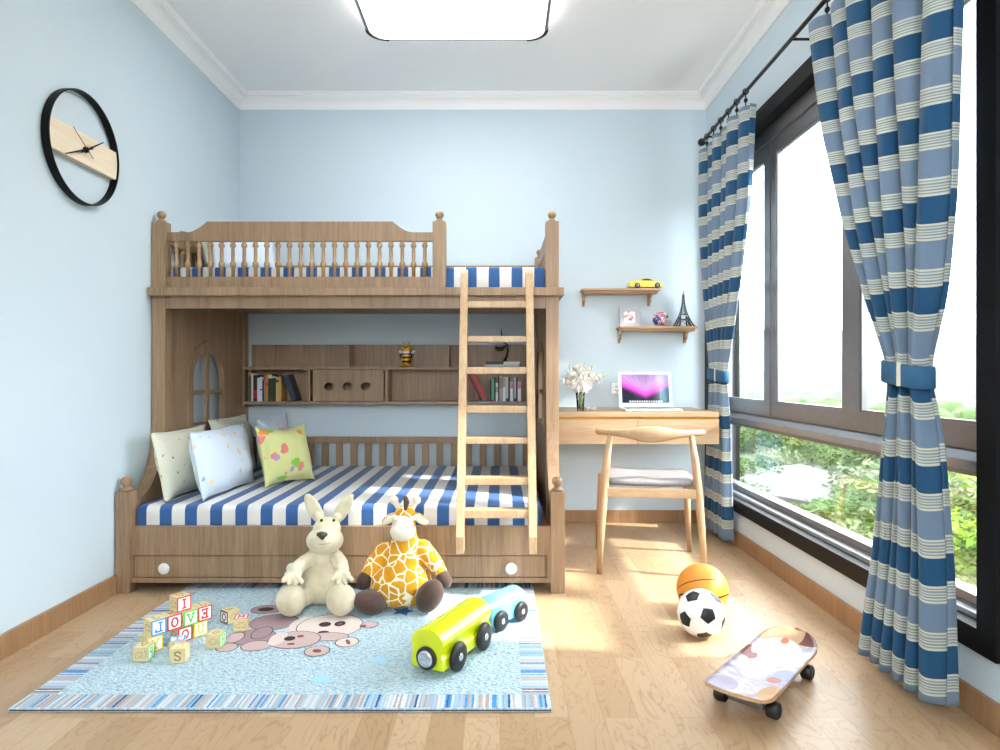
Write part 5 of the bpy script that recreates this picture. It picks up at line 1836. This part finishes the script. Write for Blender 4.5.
for f_, r_, ang in ((f1, (0.068, 0.060, 0.045), 0.22), (f2, (0.052, 0.056, 0.070), 0.55)):
    b = new()
    blob(b, [('e', (f_.x, f_.y, max(f_.z, RZT + r_[2] + 0.002)), r_, Euler((0, ang, 0))), ('t', [(f_.x, f_.y + 0.02, RZT + 0.05), (f_.x + (gX - f_.x) * 0.3, 2.70, RZT + 0.05)], [0.035, 0.035])], 0.0045, 4)
    for v in b.verts:
        v.co.z = max(v.co.z, RZT + 0.001)
    part(gir, 'foot', b, M['gbrown'], label='brown foot')


# ------------------------------------------------------------------ toy train
M['lime'] = plain('lime_paint', '#cddd10', 0.22, coat=0.5, var=0.01)
M['sky'] = plain('sky_blue_paint', '#72c0e2', 0.25, coat=0.4, var=0.01)


def train(name, loc, rz, L, W, H, mat, wr, wxs, label, front):
    t = thing(name, loc, label, 'toy train', 'wooden toy train on the rug', rz=rz)
    # along local +y = backwards; front at y=0
    z0 = wr * 0.55
    b = new()
    base_h = H * 0.40
    pl = [(-W / 2, z0), (W / 2, z0), (W / 2, base_h)]
    if front:
        pl += [(W * 0.44, base_h + 0.006), (W * 0.42, base_h + 0.012)]
    top = []
    r = W * 0.5
    zc = H - r * 0.72
    for i in range(15):
        a = -0.35 + (PI + 0.7) * i / 14 if front else PI * i / 14
        top.append((r * math.cos(a) * (1 if front else 1.0), max(base_h + (0.014 if front else 0.002), zc + r * 0.72 * math.sin(a))))
    pl += top
    if front:
        pl += [(-W * 0.42, base_h + 0.012), (-W * 0.44, base_h + 0.006)]
    pl += [(-W / 2, base_h)]
    # drop repeated points
    cl2 = [pl[0]]
    for p in pl[1:]:
        if (Vector(p) - Vector(cl2[-1])).length > 0.0015:
            cl2.append(p)
    prism(b, cl2, 'y', 0, L, bev=0.0035)
    part(t, 'carriage_body', b, mat, world=False)
    for y in wxs:
        b = new(); tube(b, [(-W / 2 - 0.01, y, wr), (W / 2 + 0.01, y, wr)], 0.006, 10); part(t, 'axle', b, M['alu'], world=False)
        for s in (-1, 1):
            b = new()
            lathe(b, [(wr * 0.9, 0), (wr, 0.004), (wr, 0.012), (wr * 0.93, 0.017), (wr * 0.6, 0.019), (0.004, 0.019)], (s * (W / 2 + 0.001), y, wr), 28, Matrix.Rotation(s * PI / 2, 3, 'Y'))
            w = part(t, 'wheel', b, M['black_soft'], world=False)
            b = new(); ell(b, (s * (W / 2 + 0.020), y, wr), (0.004, wr * 0.28, wr * 0.28), None, 3); part(w, 'hub_cap', b, M['chrome'], world=False, label='chrome hub cap')
    if front:
        b = new(); lathe(b, [(0.036, 0), (0.036, 0.010), (0.032, 0.013), (0.026, 0.012)], (0, 0.001, wr + 0.014), 28, Matrix.Rotation(PI / 2, 3, 'X')); o = part(t, 'magnet_ring', b, M['black_soft'], world=False)
        b = new(); lathe(b, [(0.027, 0), (0.027, 0.015), (0.022, 0.018), (0.012, 0.0185), (0.010, 0.016), (0.002, 0.016)], (0, 0.001, wr + 0.014), 28, Matrix.Rotation(PI / 2, 3, 'X')); part(o, 'magnet', b, M['chrome'], world=False, label='chrome front magnet')
    b = new(); tube(b, [(0, L - 0.002, wr), (0, L + 0.018, wr)], 0.010, 12); part(t, 'coupling', b, M['black_soft'], world=False)
    return t


fm = (G(442.5, 675, RZT + 0.02) + G(412, 667, RZT + 0.02)) / 2
EA = math.radians(-26)
eng = train('toy_train_engine', (fm.x, fm.y, RZT + 0.001), EA, 0.335, 0.118, 0.152, M['lime'], 0.047, (0.080, 0.260), 'lime green wooden toy train engine on the rug', True)
cm = G(478, 629, RZT + 0.02)
train('toy_train_carriage', (cm.x + 0.012, cm.y + 0.03, RZT + 0.001), math.radians(-38), 0.212, 0.098, 0.118, M['sky'], 0.038, (0.045, 0.172), 'pale blue wooden train carriage behind the lime engine', False)

# ------------------------------------------------------------------ balls
b = new()
bmesh.ops.create_icosphere(b, subdivisions=1, radius=1.0)
bmesh.ops.bevel(b, geom=b.verts[:], offset=33.333, offset_type='PERCENT', affect='VERTICES', segments=1)
lay = b.verts.layers.float.new('seam')
for f in b.faces:
    f.material_index = 1 if len(f.verts) == 5 else 0
for v in b.verts:
    v[lay] = 1.0
n_old = len(b.verts)
bmesh.ops.inset_individual(b, faces=b.faces[:], thickness=0.022, depth=0.0)
bmesh.ops.poke(b, faces=[f for f in b.faces if len(f.verts) > 4])
for f in b.faces:
    f.smooth = True
b.verts.ensure_lookup_table()
for i, v in enumerate(b.verts):
    v[lay] = 1.0 if i < n_old else 0.0
bmesh.ops.subdivide_edges(b, edges=b.edges[:], cuts=3, use_grid_fill=True)
br = 0.0866
for v in b.verts:
    s_ = max(0.0, min(1.0, v[lay]))
    v.co = v.co.normalized() * br * (1 - 0.012 * s_)
# keep seams on the panel borders only: material by position stays with its panel
bmesh.ops.transform(b, matrix=(Euler((0.15, 0.26, 0)).to_matrix() @ Euler((0.35, 0.2, 0.75)).to_matrix()).to_4x4(), verts=b.verts[:])
o = solo('soccer_ball', b, [M['white_gloss'], M['black_soft']], 'black and white soccer ball in front of the basketball', 'ball', smooth=True, local=True, loc=(0.747, 2.435, br))


def basket_mat():
    t = NT('basketball_leather')
    co = t.mapping(t.coord(), (1 / 0.1016, 1 / 0.1016, 1 / 0.1016), (0, 0, 0), (0.68, 0.0, 0.0))
    s = t.n('SeparateXYZ', {0: co})
    x, y, z = s.outputs
    w = 0.020
    l1 = t.math('LESS_THAN', t.math('ABSOLUTE', z), w)
    xx = t.math('MULTIPLY', x, x)
    l2 = t.math('LESS_THAN', t.math('ABSOLUTE', t.math('ADD', z, t.math('MULTIPLY_ADD', xx, -0.42, 0.66))), w * 1.3)
    l3 = t.math('LESS_THAN', t.math('ABSOLUTE', t.math('SUBTRACT', z, t.math('MULTIPLY_ADD', xx, -0.3, 0.97))), w * 0.5)
    l = t.math('MAXIMUM', l1, t.math('MAXIMUM', l2, l3))
    vo = t.n('TexVoronoi', {'Vector': t.coord(), 'Scale': 330.0}).outputs[0]
    c = t.mix(l, srgb('#d98a2b'), srgb('#2a1c12'))
    return t.done(c, 0.5, t.bump(t.math('SUBTRACT', t.math('MULTIPLY', vo, 0.5), l), 0.2, 0.003))


b = new()
bmesh.ops.create_uvsphere(b, u_segments=64, v_segments=40, radius=0.1016)
solo('basketball', b, basket_mat(), 'orange basketball behind the soccer ball', 'ball', smooth=True, local=True, loc=(0.821, 2.66, 0.1016))

# ------------------------------------------------------------------ skateboard
skc = Vector((0.826, 2.030, 0))
SA = math.radians(49.0)
sk = thing('skateboard', skc, 'small skateboard with a collage-printed deck on the floor', 'skateboard', rz=SA)


def deck_mat():
    t = NT('collage_print')
    s = t.n('SeparateXYZ', {0: t.coord()})
    x, y = s.outputs[0], s.outputs[1]
    nz = t.noise(t.coord(), 9, 3, 0.6, 0.8)
    c = t.ramp(nz.outputs[0], [(0.30, srgb('#74637f')), (0.42, srgb('#a49bb0')), (0.50, srgb('#b9b2bc')), (0.58, srgb('#a38c77')), (0.68, srgb('#6d7597'))])
    n2 = t.noise(t.coord(), 30, 3).outputs[0]
    c = t.mix(t.math('MULTIPLY', n2, 0.4), c, srgb('#bdb6bd'))

    def ellm(cx, cy, rx, ry, col, f=1.0):
        nonlocal c
        dx = t.math('DIVIDE', t.math('SUBTRACT', x, cx), rx)
        dy = t.math('DIVIDE', t.math('SUBTRACT', y, cy), ry)
        d = t.math('ADD', t.math('MULTIPLY', dx, dx), t.math('MULTIPLY', dy, dy))
        c = t.mix(t.math('MULTIPLY', t.math('LESS_THAN', d, 1.0), f), c, srgb(col))
    ellm(0.30, -0.06, 0.10, 0.10, '#5f2a24')
    ellm(0.245, 0.03, 0.09, 0.07, '#ad8d6e')
    ellm(0.06, 0.07, 0.05, 0.035, '#6d362b')
    ellm(0.12, 0.01, 0.10, 0.072, '#c3b9a6')
    ellm(-0.03, 0.01, 0.10, 0.045, '#b8adbc')
    ellm(-0.06, -0.07, 0.05, 0.03, '#7f8ec4', 0.8)
    ellm(-0.20, -0.075, 0.06, 0.03, '#b07d45')
    ellm(0.03, 0.055, 0.028, 0.014, '#8a3a2c')
    ellm(0.205, 0.01, 0.018, 0.012, '#b5614c')
    ellm(-0.10, -0.055, 0.022, 0.02, '#a05a3c')
    ellm(-0.22, 0.05, 0.06, 0.04, '#8c809b', 0.8)
    return t.done(c, 0.4, spec=0.3)


b = new()
NL, NW = 40, 12
HL, HWd = 0.275, 0.094
top_, bot_ = {}, {}
for i in range(NL + 1):
    u = -1 + 2 * i / NL
    x = u * HL
    e = 1.0
    if u > 0.62:
        q_ = (u - 0.62) / 0.38
        e = math.sqrt(max(0.0, 1 - q_ ** 2.4)) * 1.0
    elif u < -0.80:
        q_ = (-0.80 - u) / 0.20
        e = (1 - 0.16 * q_ ** 2.2)
    e = max(e, 0.05)
    lift = 0.030 * max(0, (u - 0.60) / 0.40) ** 1.6 + 0.012 * max(0, (-u - 0.72) / 0.28) ** 1.6
    for j in range(NW + 1):
        v = -1 + 2 * j / NW
        y = v * HWd * e
        z = 0.066 + lift + 0.006 * v * v
        xx = x - (0.012 * v * v if u < -0.8 else 0) * 0
        top_[i, j] = b.verts.new((xx, y, z + 0.010))
        bot_[i, j] = b.verts.new((xx, y, z))
for i in range(NL):
    for j in range(NW):
        f = b.faces.new((top_[i, j], top_[i + 1, j], top_[i + 1, j + 1], top_[i, j + 1])); f.smooth = True; f.material_index = 0
        f = b.faces.new((bot_[i, j], bot_[i, j + 1], bot_[i + 1, j + 1], bot_[i + 1, j])); f.smooth = True; f.material_index = 1
for i in range(NL):
    for j in (0, NW):
        b.faces.new((top_[i, j], bot_[i, j], bot_[i + 1, j], top_[i + 1, j])).material_index = 1
for j in range(NW):
    for i in (0, NL):
        b.faces.new((top_[i, j], top_[i, j + 1], bot_[i, j + 1], bot_[i, j])).material_index = 1
part(sk, 'deck', b, [deck_mat(), wood('deck_maple', '#d9b58c', '#b98a5c', axis='x', block=False)], world=False)
for xq in (-0.165, 0.150):
    b = new()
    box(b, xq - 0.028, xq + 0.028, -0.022, 0.022, 0.058, 0.068, 0.002)
    box(b, xq - 0.010, xq + 0.010, -0.014, 0.014, 0.030, 0.060, 0.003)
    tube(b, [(xq, -0.075, 0.024), (xq, 0.075, 0.024)], 0.006, 12)
    box(b, xq - 0.012, xq + 0.012, -0.05, 0.05, 0.017, 0.034, 0.003)
    tr = part(sk, 'truck', b, M['alu'], world=False)
    for s in (-1, 1):
        b = new()
        lathe(b, [(0.018, -0.018), (0.0235, -0.013), (0.0235, 0.013), (0.018, 0.018), (0.010, 0.0185), (0.009, 0.016)], (xq, s * 0.076, 0.024), 24, Matrix.Rotation(PI / 2, 3, 'X'))
        w = part(tr, 'wheel', b, M['black_soft'], world=False)
        # the bearing belongs to the wheel but the tree stops at sub-parts, so it is modelled into a ring of the wheel mesh


# ------------------------------------------------------------------ outside
def leaf_mat(name, a, c_):
    t = NT(name)
    oi = t.n('ObjectInfo').outputs['Random']
    nz = t.noise(t.coord(), 3.0, 2).outputs[0]
    col = t.ramp(nz, [(0.3, srgb(a)), (0.7, srgb(c_))])
    return t.done(col, 0.6, translucent=0.3, spec=0.2)


LM = [leaf_mat('leaf_deep_green', '#22380c', '#466018'), leaf_mat('leaf_fresh_green', '#486414', '#7a9430'), leaf_mat('leaf_pale_grey_green', '#36442a', '#6a7650')]
M['bark'] = plain('bark', '#221a13', 0.9)


def bush_me(seed, n=900, mat=None):
    rr = random.Random(seed)
    b = new()
    for _ in range(n):
        # lumpy ellipsoid shell
        a, z = rr.uniform(0, 2 * PI), rr.uniform(-0.5, 1)
        s = math.sqrt(max(0, 1 - z * z))
        d = Vector((s * math.cos(a), s * math.sin(a), z))
        r = (0.62 + 0.38 * rr.random()) * (1 + 0.35 * noise.noise(d * 2.2 + Vector((seed, 0, 0))))
        p = d * r
        p.z = (p.z + 0.55) / 1.55
        L = rr.uniform(0.05, 0.10)
        e = Euler((rr.uniform(-1, 1), rr.uniform(-1, 1), rr.uniform(0, 6.3))).to_matrix()
        q4 = [Vector((-L, 0, 0)), Vector((0, -L * 0.5, 0.01)), Vector((L, 0, 0)), Vector((0, L * 0.5, 0.01))]
        b.faces.new([b.verts.new(p + e @ w) for w in q4])
    return mesh_of('foliage', b, mat)


BM_ = [bush_me(3 + i, 900, LM[i % 3]) for i in range(3)]
bt = new()
for k in range(5):
    a = k * 1.25
    tube(bt, [(0, 0, 0), (0.18 * math.cos(a), 0.18 * math.sin(a), 0.3), (0.42 * math.cos(a), 0.42 * math.sin(a), 0.65)], [0.02, 0.014, 0.006], 6)
twig_me = mesh_of('branches', bt, M['bark'])
GZ = -2.6


def ground_z(x, y):
    d = math.hypot(x, y)
    z = GZ - 0.05 * max(0, d - 22) if d < 140 else GZ - 0.05 * 118
    if d >= 140:
        z += (d - 140) * 0.085 + (9 * noise.noise(Vector((x * 0.008, y * 0.008, 0.3))) + 5 * noise.noise(Vector((x * 0.03, y * 0.03, 3.3)))) * min(1, (d - 140) / 160)
    return z + 0.4 * noise.noise(Vector((x * 0.1, y * 0.1, 0)))


b = new()
NR, NA = 120, 150
gv = {}
for i in range(NR + 1):
    d = 2.0 * (520 / 2.0) ** (i / NR)
    for j in range(NA + 1):
        a = math.radians(-80 + 168 * j / NA)
        x, y = 1.8 + d * math.cos(a), d * math.sin(a)
        gv[i, j] = b.verts.new((x, y, ground_z(x, y)))
for i in range(NR):
    for j in range(NA):
        b.faces.new((gv[i, j], gv[i + 1, j], gv[i + 1, j + 1], gv[i, j + 1])).smooth = True


def hill_mat():
    t = NT('hillside_green')
    co = t.coord('World')
    nz = t.noise(co, 0.35, 4).outputs[0]
    n2 = t.noise(co, 0.03, 3).outputs[0]
    c = t.ramp(t.math('MULTIPLY_ADD', n2, 0.5, t.math('MULTIPLY', nz, 0.5)), [(0.35, srgb('#141d10')), (0.5, srgb('#232e18')), (0.65, srgb('#474a3c'))])
    return t.done(c, 0.9, spec=0.1)


struct('exterior_ground', b, hill_mat(), label='green hillside outside the window')
# pale terrace
b = new()
tz = GZ + 0.30
poly_px = [(722, 486), (760, 468), (800, 464), (880, 484), (905, 500), (860, 512), (800, 500)]
pts = [G(px, py, tz) for px, py in poly_px]
sector(b, [Vector((p.x, p.y, tz)) for p in pts], Vector((0, 0, -0.9)))
struct('exterior_path', b, plain('pale_stone', '#2b2824', 0.8, scale=3), label='pale stone terrace among the bushes outside')

rb = random.Random(11)
cnt = 0
bush_spots = []
for (px, py, s) in ((745, 448, 2.2), (770, 452, 2.0), (800, 455, 2.2), (835, 462, 2.4), (870, 470, 2.2), (905, 478, 2.2), (940, 482, 2.2), (968, 490, 2.0), (735, 505, 1.0), (750, 480, 1.0),
                    (840, 533, 1.1), (850, 540, 1.2), (868, 530, 1.3), (885, 548, 1.2), (900, 520, 1.5), (915, 560, 1.2), (930, 535, 1.5), (945, 575, 1.2), (955, 545, 1.5), (968, 520, 1.8), (972, 590, 1.0),
                    (850, 565, 0.9), (880, 585, 0.9), (930, 600, 0.9), (985, 560, 1.2), (890, 505, 1.6), (730, 430, 2.6), (790, 436, 2.8), (850, 440, 2.8), (920, 450, 2.8), (965, 455, 2.6),
                    (755, 424, 3.2), (820, 424, 3.4), (890, 430, 3.4), (950, 436, 3.2), (985, 440, 3.0), (780, 470, 1.2)):
    bush_spots.append((px, py, s))
lab = ('dense green bush growing on the slope outside the window', 'fresh light green bush growing on the slope outside the window', 'pale grey green bush growing on the slope outside the window')
kinds = [0, 1, 2]
protos = {}
for i, (px, py, s) in enumerate(bush_spots):
    k = rb.choice((0, 0, 1, 2))
    zz = GZ
    for _ in range(6):
        p = G(px, max(py, 395), zz)
        zz = ground_z(p.x, p.y)
    p.z = zz - 0.1
    rot = (0, 0, rb.uniform(0, 6.28))
    sc = (s * rb.uniform(0.9, 1.2), s * rb.uniform(0.9, 1.2), s * rb.uniform(0.75, 1.0))
    if k not in protos:
        t = thing('garden_bush', p, lab[k], 'bush', 'bushes outside the window, ' + ('dense green', 'light green', 'grey green')[k])
        for nm, me_ in (('foliage', BM_[k]), ('branches', twig_me)):
            link(bpy.data.objects.new(nm, me_), t)
        t.rotation_euler = rot
        t.scale = sc
        protos[k] = t
    else:
        dup(protos[k], p, rot, lab[k], sc)
# far woodland: uncountable
b = new()
for _ in range(1500):
    d = 62 * (480 / 62) ** rb.random()
    a = math.radians(rb.uniform(20, 78))
    x, y = d * math.cos(a), d * math.sin(a)
    r = rb.uniform(0.8, 1.8) * (1 + d / 190)
    g = bmesh.ops.create_icosphere(b, subdivisions=2, radius=1.0, matrix=Matrix.Translation((x, y, ground_z(x, y) + r * 0.5)) @ Matrix.Diagonal((r * 1.2, r * 1.2, r, 1)))
    for v in g['verts']:
        v.co += (v.co - Vector((x, y, ground_z(x, y)))).normalized() * r * 0.3 * noise.noise(v.co * 0.9)
o = bpy.data.objects.new('woodland', mesh_of('woodland', b, LM[0], True))
o['kind'] = 'stuff'
tag(link(o), 'hazy woodland on the hills far outside the window', 'woodland')
# far houses
M['hwall'] = plain('house_wall', '#c9c7c2', 0.8)
M['hroof'] = plain('house_roof', '#8d8078', 0.8)
hlabs = ('tallest pale house in the valley outside, at the left edge of the view', 'low pale house in the valley outside, near the first mullion', 'pale house in the valley outside in the middle pane', 'small pale house right of the middle pane house outside', 'wide pale house in the valley outside seen near the tied curtain')
for i, (px, d, w, h) in enumerate(((740, 215, 8, 5), (756, 205, 9, 3.2), (795, 220, 8, 4), (820, 230, 7, 3.5), (945, 190, 9, 3.6))):
    y = d
    x = (px - VX) * y / F
    z = ground_z(x, y)
    t = thing('house', (x, y, z), hlabs[i], 'house', 'houses in the valley', rz=0.4 * i)
    b = new(); box(b, -w / 2, w / 2, -3, 3, -0.5, h + 1.5); hw_ = part(t, 'walls', b, M['hwall'], world=False)
    b = new(); prism(b, [(-3.4, h + 1.5), (3.4, h + 1.5), (0, h + 3.2)], 'x', -w / 2 - 0.3, w / 2 + 0.3); part(t, 'roof', b, M['hroof'], world=False)
    for k in range(3):
        b = new(); box(b, -w / 2 + w * (k + 0.5) / 3 - 0.5, -w / 2 + w * (k + 0.5) / 3 + 0.5, -3.05, -2.98, h * 0.35 + 0.8, h * 0.35 + 2.0); part(hw_, 'window', b, M['black_soft'], world=False)

# ------------------------------------------------------------------ light
w = bpy.data.worlds.new('sky')
S.world = w
w.use_nodes = True
nt = w.node_tree
nt.nodes.clear()
wo = nt.nodes.new('ShaderNodeOutputWorld')
bg = nt.nodes.new('ShaderNodeBackground')
bg.inputs[0].default_value = (0.94, 0.975, 1.0, 1)
bg.inputs[1].default_value = 9.2
nt.links.new(bg.outputs[0], wo.inputs[0])
sun = bpy.data.lights.new('sun', 'SUN')
sun.energy = 7.0
sun.angle = math.radians(3.0)
sun.color = (1.0, 0.94, 0.85)
so = bpy.data.objects.new('sun', sun)
d = Vector((-1, 0.25, -0.82)).normalized()
so.rotation_euler = d.to_track_quat('-Z', 'Y').to_euler()
so.location = (8, -2, 7)
link(so)

# haze lying over the valley
t = NT('valley_haze')
vs_ = t.n('VolumeScatter', {'Color': (0.93, 0.97, 1, 1), 'Density': 0.0022, 'Anisotropy': 0.2}).outputs[0]
t.t.links.new(vs_, t.out.inputs['Volume'])
b = new(); box(b, 40, 500, 20, 560, -30, 16)
o = bpy.data.objects.new('haze', mesh_of('haze', b, t.m))
o['kind'] = 'stuff'
tag(link(o), 'pale haze lying over the distant hills', 'haze')

S.view_settings.view_transform = 'Standard'
S.view_settings.look = 'None'
S.view_settings.gamma = 1.0
S.view_settings.use_curve_mapping = False
S.view_settings.exposure = 0.82
S.cycles.max_bounces = 10
S.cycles.diffuse_bounces = 6
S.cycles.transparent_max_bounces = 12
S.cycles.sample_clamp_indirect = 6.0
